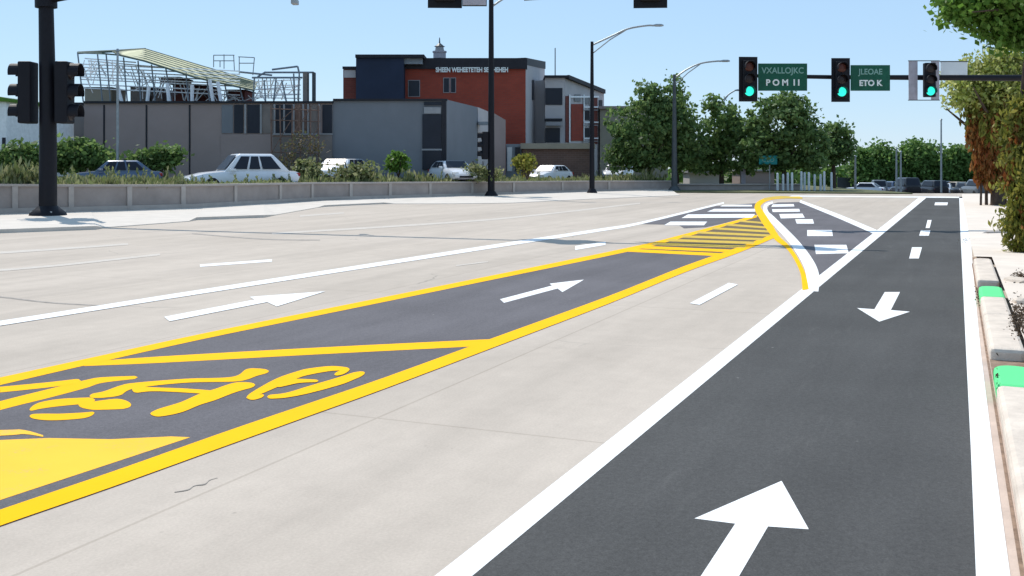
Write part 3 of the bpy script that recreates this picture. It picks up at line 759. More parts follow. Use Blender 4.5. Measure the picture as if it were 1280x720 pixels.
traffic_light('upper signal hanging alone above the curved street lamp', (x, Y-.3, z+.53*1.5+.18), R(-4), 1.5, plate=.28, top_lens='lens_grey')
x0, Y0 = arm_pt(655); x1, Y1 = arm_pt(786)
sn = thing('street_name_sign', 'long street name sign just showing above the brick building', 'sign', (x0, Y0-.25, 1.7+(208-1.8)/F*Y0), math.atan2(Y1-Y0, x1-x0))
ln = math.hypot(x1-x0, Y1-Y0); MB().box(0,ln,0,.03,0,.6).build('panel', M['sign_green'], sn); MB().box(-.015,ln+.015,.031,.05,-.015,.615).build('sign_frame', M['grey_metal'], sn)
x, Y = arm_pt(369)
cm = thing('detector_camera', 'small camera peeping down from above the rooftop frames', 'camera', (x, Y, 1.7+(208-6)/F*Y))
MB().box(-.09,.09,-.2,.1,0,.14).build('camera_body', M['grey_metal'], cm, bevel=.02); MB().tube([(0,0,.14),(0,0,1.4)], .03, 8).build('bracket', M['grey_metal'], cm)

# far mast on the right
YM = 30; sM = F/YM
fz = lambda py: 1.7+(208-py)/sM
fx = lambda px: (px-640)/sM
fm = thing('signal_mast', 'black signal mast arm reaching in from the right over the cycle lane', 'signal mast', (17.8, YM, 0))
MB().tube([(0,0,.0),(0,0,3),(0,0,6.2)], [.17,.15,.12], 16).build('pole', M['black'], fm, smooth=True)
MB().tube([(0,0,fz(97.5)),(fx(1280)-17.8,0,fz(97.5)),(fx(1046)-17.8,0,fz(96.5)),(fx(925)-17.8,0,fz(94.5))], [.12,.095,.062,.05], 12).build('arm', M['black'], fm, smooth=True)
MB().tube([(0,0,0),(0,0,.14)], .3, 16).build('base', M['black'], fm)
FSG = 'signals on the right mast arm'
traffic_light('lit green signal at the tip of the arm, left of the wider green sign', (fx(932.5), YM-.28, fz(100)), R(4), 1.0, 'green', .27, FSG, 'lens_red_off')
traffic_light('brightest green signal, between the two green street signs', (fx(1047), YM-.28, fz(101)), R(0), .98, 'green', .27, FSG, 'lens_red_off')
traffic_light('green arrow signal with pale backing panels beside the foliage', (fx(1157), YM-.28, fz(101)), R(-4), .92, 'green', None, FSG)
bp = thing('signal_backing', 'pale grey backing panels behind the green arrow signal', 'panel', (fx(1153), YM-.1, fz(101)))
sx = 1/sM
MB().box(-19*sx,-8*sx,-.02,.0,-24*sx,24*sx).build('side_panel', M['plate'], bp); MB().box(9*sx,19*sx,-.02,0,-24*sx,24*sx).build('side_panel', M['plate'], bp)
MB().box(-19.6*sx,19.6*sx,-.025,.005,24*sx,25*sx).build('rail', M['dark_metal'], bp); MB().box(-19.6*sx,19.6*sx,-.025,.005,-25*sx,-24*sx).build('rail', M['dark_metal'], bp)
def street_sign(label, px0, px1, py0, py1, t1, t2):
    r = thing('street_name_sign', label, 'sign', (fx((px0+px1)/2), YM-.17, fz((py0+py1)/2)), 0, 'green street name signs')
    w = (px1-px0)/2/sM; h = (py1-py0)/2/sM
    MB().box(-w,w,0,.03,-h,h).build('panel', M['sign_green'], r, bevel=.008)
    text(t1, h*.62, M['sign_text_dim'], r, (0,-.006,h*.46), sx=.92, bold=.004)
    text(t2, h*.62, M['sign_text'], r, (0,-.006,-h*.42), bold=.008)
    return r
street_sign('wider green street name sign left of the brightest signal', 946, 1007, 80, 114, 'VXALLOJKC', 'P O M  I I')
street_sign('narrower green street name sign right of the brightest signal', 1061, 1110, 82, 114, 'JLEOAE', 'ETO K')
ps = thing('lane_sign', 'pale white sign on the arm in front of the foliage', 'sign', (fx(1190), YM-.12, fz(86)))
MB().box(-16*sx,17*sx,0,.03,-8*sx,8*sx).build('panel', M['sign_pale'], ps); MB().box(-17*sx,18*sx,-.01,.04,8.1*sx,9.2*sx).build('rail', M['dark_metal'], ps)

# lamps
def street_lamp(label, px, py, Y, top, arm=None, r=(.12,.07), head=None, col='black', zb=None):
    b = U(px, py, Y); l = thing('street_lamp', label, 'street lamp', b, 0, 'street lamps along the far pavement')
    h = U(px, top, Y).z - b.z
    MB().tube([(0,0,-.1),(0,0,h*.5),(0,0,h)], [r[0],(r[0]+r[1])/2,r[1]], 12).build('pole', M[col], l, smooth=True)
    MB().tube([(0,0,0),(0,0,.12),(0,0,.35)], [r[0]*2.1,r[0]*1.9,r[0]*1.15], 12).build('base', M[col], l, smooth=True)
    if arm:
        pts = [U(a, c, Y) - b for a, c in arm]
        MB().tube([Vector(p) for p in smoothpts([tuple(p) for p in pts], 4)], .055, 8).build('arm', M['grey_metal'], l, smooth=True)
        j = pts[len(pts)//2]; MB().tube([(0,0,h-.75),((j.x)*.5, 0, (h-.75+j.z)*.5+.1), j], .035, 6).build('brace', M['grey_metal'], l, smooth=True)
        e = pts[-1]
        MB().loft([[Vector((e.x+dx, yy*w, e.z+zz*w)) for yy, zz in ((-.14,0),(-.1,.09),(.1,.09),(.14,0),(.1,-.05),(-.1,-.05))] for dx, w in ((-.05,.5),(.15,1),(.45,1),(.6,.5))]).build('lamp_head', M['grey_metal'], l, smooth=True)
    return l
l2 = street_lamp('tall thin black lamp post carrying a small signal by the blue grey building', 614, 247, 56.6, -40, [(615,8),(640,-8),(670,-20),(700,-24)], (.20,.12))
traffic_light('small black signal fixed low on the thin black lamp post', (U(606,182,56.7).x, 56.6, U(606,182,56.7).z), R(-80), 1.42)
street_lamp('curved grey street lamp right of the brick building', 740, 243, 63, 52, [(741,56),(765,45),(785,36),(808,32),(817,32)], (.17,.09))
street_lamp('curved street lamp rising out of the dark trees', 843, 239.5, 69.5, 93, [(844,97),(860,86),(877,79),(895,76.5),(901,76.5)], (.22,.09), col='dark_metal')
street_lamp('farthest curved street lamp mostly hidden by trees', 893, 236, 84, 135, [(894,137),(903,126),(911,118),(919,113)], (.09,.07), col='dark_metal')
def pole(label, px, py, Y, top, r, col='grey_metal', cat='pole', group='thin pale poles'):
    b = U(px, py, Y); l = thing('utility_pole', label, cat, b, 0, group); h = U(px, top, Y).z-b.z
    MB().tube([(0,0,-.2),(0,0,h)], [r, r*.7], 8).build('shaft', M[col], l, smooth=True)
    MB().tube([(0,0,h),(0,0,h+.12)], [r*1.5, r*.6], 8).build('cap', M[col], l); return l
pole('slim grey pole in front of the canopy on the roof', 147, 222, 50, 64, .075)
for lab, px, top, Y in (('left one of the twin pale poles before the far trees', 1120.5, 186, 95), ('right one of the twin pale poles before the far trees', 1126, 190, 96), ('single pale pole before the far trees near the white hatchback', 1176.5, 150, 97), ('short pale pole at the right end of the street tree row', 1069, 196, 80)):
    pole(lab, px, 238, Y, top, .10)
# teal sign under the big tree
b = U(962, 237, 71); ts = thing('direction_sign', 'small teal sign on a post beneath the largest tree', 'sign', b)
MB().tube([(0,0,0),(0,0,1.7)], .04, 8).build('post', M['grey_metal'], ts)
e = U(960,200,71)-b; MB().box(e.x-.62,e.x+.62,-.05,-.02,e.z-.3,e.z+.3).build('panel', M['sign_teal'], ts); text('CEO', .42, M['sign_text_dim'], ts, (e.x,-.06,e.z))
# posts beneath trees
for i in range(11):
    px = 973 + i*6.4 + rng.normal()*2.2; b = U(px, 239.5, 69 + (i%3)*.6); h = 1.1+.25*rng.random()
    g = thing('bollard', 'pale upright bollard in the row under the street trees', 'bollard', b, 0, 'bollards in the row under the street trees')
    MB().tube([(0,0,0),(0,0,h),(0,0,h+.05)], [.085,.075,.03], 8).build('shaft', M['sign_pale'], g)
    MB().tube([(0,0,0),(0,0,.08)], .13, 8).build('foot', M['dark_metal'], g)

# ---------------------------------------------------------------- buildings
def building(name, label, base): return thing(name, label, 'building', base)
# main grey building
YG = 60
A = U(8, 215, YG); A.z = 0; gb = building('warehouse', 'long low grey building with a blue grey end and dark roof edge', A)
def B(px0, px1, py0, py1, Y0, Y1, mt, nm, par, bev=0):
    return wbox(px0, px1, py0, py1, Y0, Y1, M[mt], nm, par)
B(8,105,131,222,YG+1.5,YG+14,'bldg_blue','wall',gb)
B(105,415,129,222,YG,YG+14,'bldg_tan','wall',gb)
B(415.2,558,126,222,YG+.1,YG+14,'bldg_blue','wall',gb)
B(6,105,128,131,YG+1.3,YG+14,'coping','roof_edge',gb)
B(104,416,126.3,129,YG-.15,YG+14.1,'coping','roof_edge',gb)
B(416.2,559,123.3,126,YG-.05,YG+14.2,'coping','roof_edge',gb)
# slanted side wing
def quadbox(P4, thick, mt, nm, par):
    l = par.location; return MB().extr([p-l for p in P4], thick).build(nm, M[mt], par)
quadbox([U(558.3,222,YG+.1),U(597,222,66),U(597,134,66),U(558.3,124.5,YG+.1)], (-2.5,6,0), 'bldg_blue2', 'side_wall', gb)
quadbox([U(597.4,222,66),U(612,222,70),U(612,140,70),U(597.4,134,66)], (-1.5,5,0), 'brick_pale', 'end_wall', gb)
quadbox([U(615,220,70.5),U(632,220,73),U(632,150,73),U(615,140,70.5)], (-1,5,0), 'bldg_tan', 'end_wall', gb)
B(598,612,152,156,65.7,66.4,'steel','canopy',gb)
for px in (130,183,237): B(px-1,px+1,131,222,YG-.03,YG-.001,'coping','panel_joint',gb)
B(105,276,190,222,YG-.02,YG-.002,'bldg_tan','base_panel',gb)
# window band
B(276,341,168,222,YG-.06,YG-.02,'bldg_tan','lower_panel',gb); B(341,415,168,222,YG-.07,YG-.02,'bldg_brown','lower_panel',gb)
wins = [(277,291,'bldg_blue'),(292.5,304,'glass'),(309,325,'glass'),(327.5,341,'bldg_brown'),(345,354,'glass'),(356,366,'glass'),(368,378,'rust'),(380,383.5,'rust'),(387,396,'bldg_brown'),(403,415,'glass')]
for x0,x1,mt in wins:
    w_ = B(x0,x1,131,166.5,YG-.05,YG-.004,mt,'window',gb)
for px in (306.5,326,343,355,367,379,385,399): B(px-1.1,px+1.1,130,167,YG-.12,YG-.055,'frame','mullion',gb)
B(341,396,166.6,168.6,YG-.13,YG-.03,'frame','sill',gb); B(399,416,166.8,168.2,YG-.13,YG-.03,'frame','sill',gb)
# dark entrance in blue end
dr = B(528,552,143,212,YG-.0,YG+.08,'glass','entrance',gb)
B(530,552,127.5,131.5,YG+.0,YG+.08,'glass','window',gb)
B(530,551,134,142,YG-.05,YG+.05,'frame','lintel',gb); B(552.5,557.5,124,222,YG-.04,YG+.06,'coping','pier',gb)
B(527,553,186,188,YG-.03,YG-.004,'frame','transom',gb)
# rusty scaffolding at the window bay
rs = thing('scaffold', 'rusty brown scaffold standing before the window bay', 'scaffold', U(370,222,YG-.6))
l = rs.location
for px in (340,352,364,376,388,398):
    a = U(px,222,YG-.6)-l; b2 = U(px+rng.normal()*1.5,132,YG-.6)-l; MB().tube([a,b2], .045, 6).build('upright', M['rust'], rs)
for py in (136,150,170,190):
    a = U(338,py,YG-.6)-l; b2 = U(400,py+2,YG-.6)-l; MB().tube([a,b2], .03, 6).build('ledger', M['rust'], rs)
for x0,y0,x1,y1 in ((340,190,364,150),(364,170,388,136),(376,190,398,160),(352,150,370,134)):
    MB().tube([U(x0,y0,YG-.65)-l, U(x1,y1,YG-.65)-l], .025, 6).build('brace', M['rust'], rs)
# rooftop blocks
for px0,px1,py0,py1,Y,mt,lab in ((106,139,110,127,66,'tan','tan rooftop block at the left end of the canopy frame'),(163,186,109,127,66,'bldg_brown','dark grey brown rooftop block between white posts'),(188,203,112,127,66.5,'bldg_tan','narrow grey rooftop block right of the dark block'),(216,244,106,127,66,'red2','taller reddish rooftop block under the canopy'),(245,261,108,127,66.4,'red2','narrow reddish rooftop block beside the taller one'),(284,306,113,127,66,'red2','low reddish rooftop block near the right frame'),(201,224,97,103,65,'rust','small brown tank box raised on the canopy frame')):
    o = thing('rooftop_block', lab, 'rooftop unit', U((px0+px1)/2, py1, Y), 0, 'blocks on the roof of the grey building')
    B(px0,px1,py0,py1,Y,Y+2.5,mt,'block_wall',o); B(px0-1,px1+1,py0-1.2,py0,Y-.1,Y+2.6,'coping','block_cap',o)
# canopy and frames
cn = thing('canopy_frame', 'pale ribbed canopy on a lattice of white steel over the grey roof', 'canopy', U(200,127,63)); l = cn.location
far = [U(97,66,70),U(140,64,70),U(182,61.5,70),U(250,82,70),U(322,103,70)]
near = [U(128,67,62.5),U(150,69,62.5),U(180,76,62.5),U(245,97,62.5),U(318,113,62.5)]
mb = MB()
for i in range(1,4): mb.add([p-l for p in (near[i],near[i+1],far[i+1],far[i])] + [p-l+Vector((0,0,-.06)) for p in (near[i],near[i+1],far[i+1],far[i])], [(0,1,2,3),(7,6,5,4),(0,4,5,1),(2,6,7,3)])
mb.build('canopy_sheet', M['canopy'], cn)
for k in range(7):
    f = k/6; MB().tube([near[i].lerp(far[i], f)-l+Vector((0,0,.0)) for i in range(1,5)], .06, 6).build('rib', M['canopy_rib'], cn)
MB().tube([p-l for p in far[:3]], .09, 6).build('edge_beam', M['canopy_rib'], cn)
MB().tube([far[0]-l, near[0]-l, near[1]-l], .05, 6).build('edge_beam', M['canopy_rib'], cn)
def bars(name, segs, Y, r_, mt, par):
    l = par.location
    for x0,y0,x1,y1 in segs: MB().tube([U(x0,y0,Y)-l, U(x1,y1,Y)-l], r_, 5).build(name, M[mt], par)
def lower(x): return 68 + max(0, x-140)*.255
bars('post', [(97,66,104,127)]+[(x+rng.normal()*1, lower(x), x+4, 127) for x in (124,134,155,172,190,210,232,258,281,300)], 63, .045, 'steel', cn)
bars('post', [(146,105,152,127),(186,108,184,127),(209,104,211,127),(240,106,240,127),(262,100,266,127),(272,102,276,127)], 62, .11, 'steel_white', cn)
bars('rail', [(100,y,300,y+9) for y in (80,84,88,92,96,99,105,110)]+[(110,76,200,84),(106,73,170,78)], 63.4, .04, 'steel_white', cn)
sg = []
for i in range(52):
    x = 102 + i*4.2 + rng.normal()*2; y0 = lower(x)+6+rng.random()*10; sg.append((x, y0, x+rng.normal()*9, min(126, y0+12+rng.random()*22)))
bars('lattice_bar', sg, 64, .03, 'steel_white', cn)
bars('lattice_bar', [(s_[0]+3, s_[1]+2, s_[0]+12, s_[3]-4) for s_ in sg[::2]], 65, .025, 'steel', cn)
# right cage
cg = thing('steel_cage', 'open steel cage of posts and rails at the right end of the roof', 'steel frame', U(350,127,63)); l = cg.location
bars('post', [(318,97,316,127),(330,100,332,127),(345,98,342,127),(352,100,358,127),(367,92,368,127),(374,92,373,127)], 63, .05, 'steel', cg)
bars('beam', [(331,90.5,392,90.5),(315,97,378,97),(322,96,332,90),(340,87,372,83),(372,83,374,92),(300,90,340,94)], 63, .06, 'steel', cg)
bars('brace', [(316,127,332,100),(342,127,355,99),(358,127,345,100),(332,127,318,100),(360,118,374,104),(318,112,374,108),(320,120,374,118)], 63.3, .035, 'steel_white', cg)
B(378.5,384,90,127,62.8,63.4,'bldg_brown','column',cg); B(390,392.5,90,127,62.8,63.4,'dark_metal','column',cg)
bars('rail', [(318,y,376,y+rng.normal()*1.5) for y in (102,107,112,117,122)], 63.6, .03, 'steel_white', cg)
bars('brace', [(x, 96+rng.random()*8, x+rng.normal()*7, 120+rng.random()*6) for x in range(318,378,5)], 64, .03, 'tan', cg)
bars('guard_rail', [(267,69,293,69),(267,76,293,76),(267,69,267,84),(280,68,280,86),(292,69,293,88),(298,71,318,72),(299,79,318,79),(299,71,299,92),(318,72,316,94),(275,76,275,84)], 66, .03, 'steel', cg)

# far-left white building
wb = building('white_house', 'white building with a green roof edge at the far left', U(-20,222,52))
B(-90,8,122,222,52,60,'steel_white','wall',wb)
l = wb.location; MB().extr([U(-92,112,51.8)-l,U(-20,118,51.8)-l,U(11,123,51.8)-l,U(11,127,51.8)-l,U(-92,124,51.8)-l], (0,8.5,0)).build('roof', M['leaf_bush'], wb)
B(2.5,6.5,172,214,51.95,51.999,'glass','window',wb); B(-60,-30,140,165,51.95,51.999,'glass','window',wb)

# red building
YR = 80
rb = building('brick_building', 'red brick building with a navy block, dark roof edge and white lettering', U(560,222,YR))
B(505,657,86,222,YR,YR+16,'red','wall',rb)
B(503,659,72.5,86,YR-.25,YR+16.2,'coping','roof_edge',rb); 
B(445,504.6,72,222,YR-1.2,YR+10,'navy','navy_wall',rb); B(444,530,68,72,YR-1.4,YR+10.2,'coping','roof_edge',rb)
B(504.8,528,72.2,80,YR-.9,YR-.3,'steel','plant_screen',rb)
B(429,445,86,222,YR-.6,YR+8,'red2','annex_wall',rb); B(428,445,83,86,YR-.8,YR+8.1,'coping','roof_edge',rb); B(430,444.5,87.5,97,YR-.66,YR-.602,'brick_pale','panel',rb)
for x0,x1,y0,y1 in ((510,525,100,121),(554,562,97,116),(563,570,97,116)):
    f_ = B(x0,x1,y0,y1,YR-.04,YR-.002,'frame','window',rb); g_ = wbox(x0+.8,x1-.8,y0+.8,y1-.8,YR-.06,YR-.042,M['glass'],'pane',rb); g_.parent = f_
tx = text('SHEEN WEHEETETEH SEE HEHEH', .50, M['sign_text'], rb, U(590,87.5,YR-.3)-rb.location, 'lettering', bold=.02)
w_ = tx.dimensions.x or 1; bpy.context.view_layer.update(); tx.scale = (90/F*YR/ max(.1, tx.dimensions.x), 1, 1)
quadbox([U(657.4,222,YR),U(681,222,YR+14),U(681,86,YR+14),U(657.4,81,YR)], (-1,.5,0), 'brick_pale', 'side_wall', rb)
quadbox([U(657.2,81,YR-.2),U(682,86,YR+14),U(682,77,YR+14),U(657.2,72,YR-.2)], (-1.2,.5,0), 'coping', 'side_roof_edge', rb)
for x0,x1,y0,y1,Y in ((664,667,100,125,YR+3.9),(675,677.5,102,127,YR+10.4)):
    quadbox([U(x0,y1,Y),U(x1,y1,Y+1.2),U(x1,y0,Y+1.2),U(x0,y0,Y)], (.06,-.02,0), 'glass', 'side_window', rb)
# roof tower
tw = thing('roof_turret', 'small tiered metal turret on the brick building roof', 'turret', U(549.5,73,YR+3))
k = (YR+3)/F
MB().tube([(0,0,0),(0,0,7*k),(0,0,7.2*k),(0,0,9*k)],[8*k,8*k,9*k,9*k],12).build('drum', M['plate'], tw)
MB().tube([(0,0,9*k),(0,0,14*k),(0,0,15*k)],[6*k,5*k,7*k],12).build('lantern', M['frame'], tw)
MB().tube([(0,0,15*k),(0,0,18*k),(0,0,19*k),(0,0,26*k)],[6*k,2.5*k,1*k,.5*k],10).build('spire', M['dark_metal'], tw)
# pale building with brick
YP = 84
pbg = building('apartment_block', 'pale three storey block with dark windows and a red brick bay', U(715,222,YP))
B(681.4,706,97,222,YP,YP+12,'brick_pale','wall',pbg)
quadbox([U(706.3,222,YP),U(755,222,YP+10),U(755,116,YP+10),U(706.3,98,YP)], (-3,3,0), 'brick_pale', 'side_wall', pbg)
quadbox([U(680.5,97,YP-.3),U(711,97,YP-.3),U(711,94,YP-.3),U(680.5,94,YP-.3)], (0,6,0), 'coping', 'roof_edge', pbg)
quadbox([U(711.2,98,YP-.25),U(757,117,YP+9.8),U(757,112,YP+9.8),U(711.2,93.5,YP-.25)], (-.5,1,0), 'coping', 'roof_edge', pbg)
def side(x0,x1,y0,y1,mt,nm,off=.15):
    A_ = U(706.3,0,YP); B_ = U(755,0,YP+10); m_ = (B_.y-A_.y)/(B_.x-A_.x)
    Ya, Yb = ((A_.y - m_*A_.x)/(1-m_*(x-CX)/F) - off for x in (x0, x1))
    return quadbox([U(x0,y1,Ya),U(x1,y1,Yb),U(x1,y0,Yb),U(x0,y0,Ya)], (.0,.1,0), mt, nm, pbg)
def _(): pass
for x0,x1,y0,y1 in ((681.5,703,110,131),(681.5,700,160,178)): 
    f_ = B(x0,x1,y0,y1,YP-.06,YP-.002,'glass','window',pbg)
B(681,703,148,151,YP-.9,YP-.05,'coping','balcony',pbg); B(682,702,152,157,YP-.85,YP-.08,'frame','balcony_rail',pbg)
side(714,729,130,176,'red','brick_panel'); side(738,747,122,180,'red2','brick_panel'); side(707,711,120,178,'red2','brick_panel')
side(718,726,118,127,'glass','window',.2); side(731,736,120,130,'glass','window',.2); side(731,737,138,150,'glass','window',.2); side(731,737,160,172,'glass','window',.2); side(749,753,125,190,'coping','window',.2); side(711.5,713,118,178,'steel_white','pier',.3); side(729.5,730.7,118,178,'steel_white','pier',.3); side(737.3,738,120,178,'steel_white','pier',.3)
for yb in (133,152,172): side(730,748,yb,yb+1.6,'steel_white','balcony_rail',.9); side(730,748,yb+4,yb+5,'frame','balcony',.8)
side(713,749,120,122,'steel_white','lintel',.35)
MB().tube([U(694,95,YP+2)-pbg.location, U(694,60,YP+2)-pbg.location], .05, 5).build('antenna', M['grey_metal'], pbg)
# low brown building
lb = building('low_brick_building', 'low brown brick building with a pale band below the apartment block', U(695,222,74))
B(653,742,186,224,74,79,'brown_brick','wall',lb); B(651,744,179,186,73.7,79.3,'tan','parapet',lb)
B(632.4,652,180,222,74.5,78,'steel','side_wall',lb); B(634,640,184,214,74.3,74.49,'sign_pale','door',lb); B(644,650,184,214,74.3,74.49,'glass','door',lb)
# tan building
tn = building('tan_building', 'plain tan building half hidden by the broad tree', U(770,222,92))
B(750,835,136,222,92,102,'tan','wall',tn); B(749,837,132.5,136,91.7,102.2,'bldg_tan','roof_edge',tn)
# small pale kiosk shapes beneath trees
ks = building('kiosk', 'low white kiosk half hidden beneath the street trees', U(880,237,80))
B(862,900,216,236,80,83,'brick_pale','wall',ks); B(860,902,213.5,216,79.7,83.2,'frame','roof',ks)
ks2 = building('kiosk', 'pale grey shed behind the trunk of the medium green tree', U(940,237,84))
B(925,968,214,235,84,87,'bldg_tan','wall',ks2); B(923,970,212,214,83.8,87.2,'frame','roof',ks2)
gp = thing('gate_post', 'pale square post standing under the medium green tree', 'post', U(929,237,73)); B(926.5,932,186,237,73,73.3,'plate','shaft',gp); B(926,932.5,184,186,72.95,73.35,'frame','cap',gp)

# ---------------------------------------------------------------- cars
def car(label, loc, rz, paint, L=4.6, W=1.8, Hh=1.45, kind='sedan', group='cars parked behind the wall', name='parked_car', detail=True):
    r = thing(name, label, 'car', loc, rz, group)
    hw = W/2
    top = .95 if kind != 'suv' else 1.05
    if kind == 'sedan': st = [(-.5,.62,.86,.80),(-.47,.40,.92,.90),(-.36,.28,.95,.97),(-.2,.26,top,1),(.1,.26,top,1),(.22,.26,.93,1),(.36,.28,.86,.97),(.46,.36,.74,.90),(.5,.45,.62,.80)]
    else: st = [(-.5,.5,1.0,.84),(-.48,.36,1.05,.94),(-.36,.28,top,1),(.1,.28,top,1),(.24,.28,1.02,1),(.38,.3,.95,.97),(.47,.38,.84,.9),(.5,.48,.7,.82)]
    rings = []
    for x, zb, zt, w in st:
        w *= hw; zm = (zb+zt)/2
        half = [(w*.88,zb),(w*.98,zb+.08),(w,zm),(w*.97,zt-.12),(w*.90,zt-.02),(w*.5,zt+.02)]
        ring = [Vector((x*L, y, z)) for y, z in half] + [Vector((x*L,-y,z)) for y, z in reversed(half)]
        rings.append(ring)
    MB().loft(rings).build('body', paint, r, smooth=True)
    if kind == 'sedan': xb0,xb1,xr0,xr1 = -.40,.20,-.24,.06
    elif kind == 'suv': xb0,xb1,xr0,xr1 = -.485,.20,-.43,.07
    else: xb0,xb1,xr0,xr1 = -.12,.22,-.08,.10
    zb, zt = top-.04, Hh; wb_, wt = hw*.90, hw*.72
    C8 = [Vector((xb0*L,-wb_,zb)),Vector((xb1*L,-wb_,zb)),Vector((xb1*L,wb_,zb)),Vector((xb0*L,wb_,zb)),
          Vector((xr0*L,-wt,zt)),Vector((xr1*L,-wt,zt)),Vector((xr1*L,wt,zt)),Vector((xr0*L,wt,zt))]
    rings = []
    for f, inset in ((0,0),(.55,.0),(.9,.0),(1,.06)):
        ring = []
        for a, b_ in ((0,4),(1,5),(2,6),(3,7)):
            p = C8[a].lerp(C8[b_], f); c = Vector((0,0,p.z)); sgn = 1 if p.y > 0 else -1
            p = p + Vector((0, sgn*.05*math.sin(f*math.pi), 0)) - Vector(((.03 if inset else 0)*(1 if a in (1,2) else -1), sgn*inset, 0)); ring.append(p)
        rings.append(ring)
    MB().loft(rings).build('cabin', paint, r, smooth=True, bevel=.02)
    def win(q, u0,u1,v0,v1,name_='side_window'):
        def bl(u,v): return q[0].lerp(q[1],u).lerp(q[3].lerp(q[2],u),v)
        pts = [bl(u0,v0),bl(u1,v0),bl(u1,v1),bl(u0,v1)]
        nn = (pts[1]-pts[0]).cross(pts[3]-pts[0]).normalized(); c = sum(pts, Vector())/4
        if nn.dot(c-Vector((0,0,c.z))) < 0: nn = -nn
        base_ = [p + nn*.0 for p in pts]
        MB().extr([p+nn*.045 for p in base_], nn*.012).build(name_, M['glass'], r)
    sL = [C8[3],C8[2],C8[6],C8[7]]; sR = [C8[0],C8[1],C8[5],C8[4]]; fr = [C8[1],C8[2],C8[6],C8[5]]; bk = [C8[0],C8[3],C8[7],C8[4]]
    win(fr,.06,.94,.1,.88,'windshield'); win(bk,.08,.92,.15,.85,'rear_window')
    if detail:
        us = ((.12,.42),(.46,.64),(.68,.9)) if kind != 'pickup' else ((.1,.85),)
        for q_ in (sL, sR):
            for u0,u1 in us: win(q_,u0,u1,.14,.84)
    else:
        win(sL,.1,.9,.14,.84); win(sR,.1,.9,.14,.84)
    for x in (-.31,.31):
        for s_ in (-1,1):
            w = MB().tube([(x*L,s_*(hw-.2),.33),(x*L,s_*(hw-.02),.33),(x*L,s_*(hw+.015),.33)], [.33,.33,.29], 18).build('wheel', M['tyre'], r, smooth=True)
            if detail: MB().tube([(x*L,s_*(hw+.012),.33),(x*L,s_*(hw+.03),.33)], [.2,.17], 12).build('rim', M['rim'], w)
    for s_ in (-1,1):
        MB().box(.455*L,.492*L, s_*hw*.72-.17, s_*hw*.72+.17, .60,.73).build('headlight', M['lamp'], r, bevel=.02)
        MB().box(-.497*L,-.46*L, s_*hw*.72-.14, s_*hw*.72+.14, .70,.86).build('tail_light', M['tail'], r, bevel=.02)
    if detail:
        for s_ in (-1,1): MB().box(.11*L,.16*L, s_*(hw+.09)-.08, s_*(hw+.09)+.08, .93,1.05).build('mirror', paint, r, bevel=.02)
        MB().box(.497*L,.503*L,-.4,.4,.42,.52).build('grille', M['housing'], r)
        MB().box(.1*L,.16*L,hw*.9,hw+.02,.0,.0).v
    return r
WHT = carpaint('car_white',(.72,.73,.76)); SIL = carpaint('car_silver',(.42,.45,.5)); BLU = carpaint('car_blue',(.08,.12,.20)); BLK = carpaint('car_black',(.02,.02,.025)); GRY = carpaint('car_grey',(.16,.17,.18)); RED = carpaint('car_red',(.25,.03,.03)); TAN = carpaint('car_tan',(.4,.36,.3))
def at(px, topy, Y, hgt): p = U(px, topy, Y); p.z -= hgt; return p
car('pale sedan seen side-on above the middle of the wall', at(302,194,47,1.66), R(180+30), WHT, 4.95, 1.95, 1.72, 'sedan')
car('dark blue sedan with a bright hood behind the weeds at left', at(143,200.5,49,1.45), R(180+20), BLU, 4.3, 1.8, 1.45, 'sedan')
car('white car facing the road beside the wide low bush', at(424,198.5,57,1.4), R(270-14), WHT, 4.2, 1.75, 1.4, 'suv')
car('white car beside the dark entrance of the blue grey building', at(566,201,58.2,1.35), R(270+25), WHT, 4.0, 1.7, 1.35, 'sedan')
car('white car before the low brown brick building', at(687,206.5,70,1.35), R(270-35), WHT, 3.9, 1.6, 1.35)
car('white van-like car at the left edge of the broad tree', at(772,205,78,1.5), R(270-20), WHT, 4.2, 1.7, 1.5, 'suv')
FC = 'vehicles on the street beyond the crossing'
def lotz(Y): return -.75-(Y-80)*.0232
far_cars = [(1181,128,R(62),WHT,'sedan','white car low on the street straight beyond the cycle lane',1.5),(1176,150,R(88),SIL,'suv','silver car behind the white car beyond the cycle lane',2.0),(1131,108,R(92),BLK,'suv','black van-shaped car under the twin pale poles',1.95),(1098,118,R(75),GRY,'suv','grey car left of the twin pale poles',1.8),(1079,112,R(150),WHT,'sedan','white car beside the short pale pole',1.45),(1150,122,R(98),GRY,'sedan','dark grey sedan between the black van-shaped car and the white car',1.5),(1207,118,R(95),BLK,'sedan','black sedan right of the white car beyond the cycle lane',1.5),(1221,104,R(90),GRY,'suv','grey car nearest the weeping tree trunks',1.7),(1112,135,R(100),BLU,'suv','dark blue car behind the grey car by the twin poles',1.8),(1142,140,R(85),RED,'sedan','dull red car deep in the far traffic',1.5),(1164,112,R(96),BLK,'suv','black car left of the white car beyond the cycle lane',1.7),(1194,140,R(92),TAN,'suv','tan car in the rear of the far traffic',1.8),(1088,136,R(88),TAN,'sedan','tan sedan behind the white car by the short pole',1.5)]
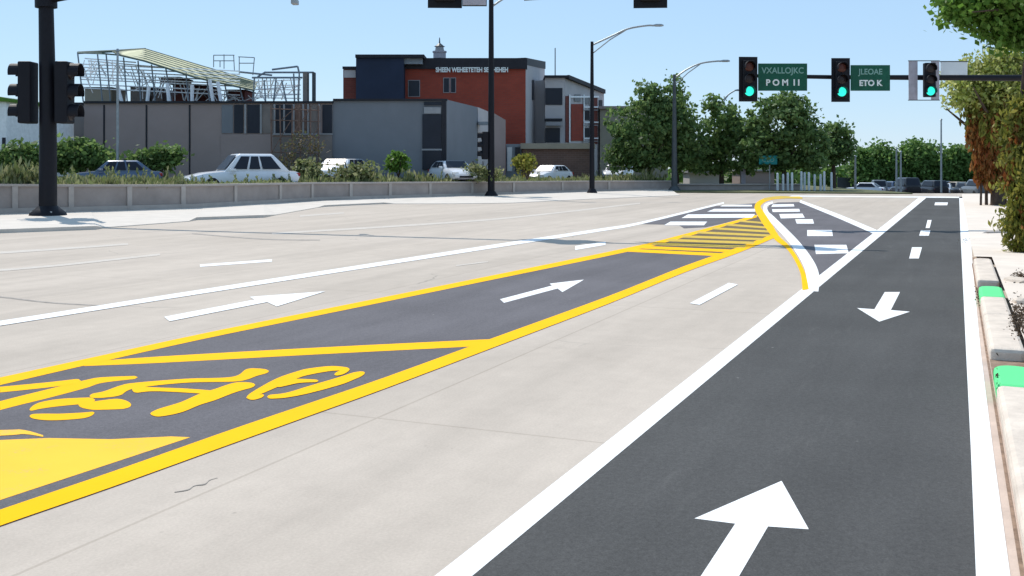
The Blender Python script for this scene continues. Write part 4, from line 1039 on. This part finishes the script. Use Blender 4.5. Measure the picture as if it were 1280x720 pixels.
for px,Y,rz,pm,kd,lab,hh in far_cars:
    p = U(px, 240, Y); p.z = lotz(Y); car(lab, p, rz, pm, 4.4, 1.8, hh, kd, FC, detail=False)
# guard fence behind far traffic
fn = thing('mesh_fence', 'long dark fence behind the far traffic', 'fence', U(1150,236,152)); fn.location.z = -2.3; l = fn.location
fp = MB().box(-12,12,-.02,.02,.3,2.4).build('fence_panel', M['dark_metal'], fn)
for i in range(13): MB().box(-12+2*i-.05,-12+2*i+.05,-.06,.06,0-.2,2.55).build('post', M['dark_metal'], fn)

# ---------------------------------------------------------------- camera, light, world
cd = bpy.data.cameras.new('camera'); co = bpy.data.objects.new('camera', cd); COL.objects.link(co)
co.location = (0,0,H); co.rotation_euler = (R(90),0,0); cd.sensor_width = 36; cd.lens = F/1280*36; cd.shift_y = -152/1280; cd.clip_end = 3000; cd.clip_start = .05
sc.camera = co
sd = Vector((-.4,.65,1)).normalized()
su = bpy.data.lights.new('sun','SUN'); su.energy = 3.3; su.angle = R(.5); su.color = (1,.945,.87)
so = bpy.data.objects.new('sun', su); COL.objects.link(so); so.rotation_euler = sd.to_track_quat('Z','Y').to_euler()
wd = bpy.data.worlds.new('World'); sc.world = wd; wd.use_nodes = True; t = wd.node_tree
sk = t.nodes.new('ShaderNodeTexSky'); sk.sky_type = 'NISHITA'; sk.sun_disc = False
el = math.asin(sd.z); sk.sun_elevation = el; sk.sun_rotation = math.atan2(sd.x, sd.y)
sk.air_density = 1.0; sk.dust_density = 0.0; sk.ozone_density = 1.0
tm = t.nodes.new('ShaderNodeMix'); tm.data_type = 'RGBA'; tm.blend_type = 'MIX'; tm.inputs[0].default_value = .72; t.links.new(sk.outputs[0], tm.inputs[6]); tm.inputs[7].default_value = (3.0,4.6,6.6,1); t.links.new(tm.outputs[2], t.nodes['Background'].inputs[0]); t.nodes['Background'].inputs[1].default_value = .11
vs_ = sc.view_settings; vs_.view_transform = 'Standard'; vs_.look = 'None'; vs_.gamma = 1; vs_.exposure = .4
try: vs_.use_curve_mapping = False
except Exception: pass
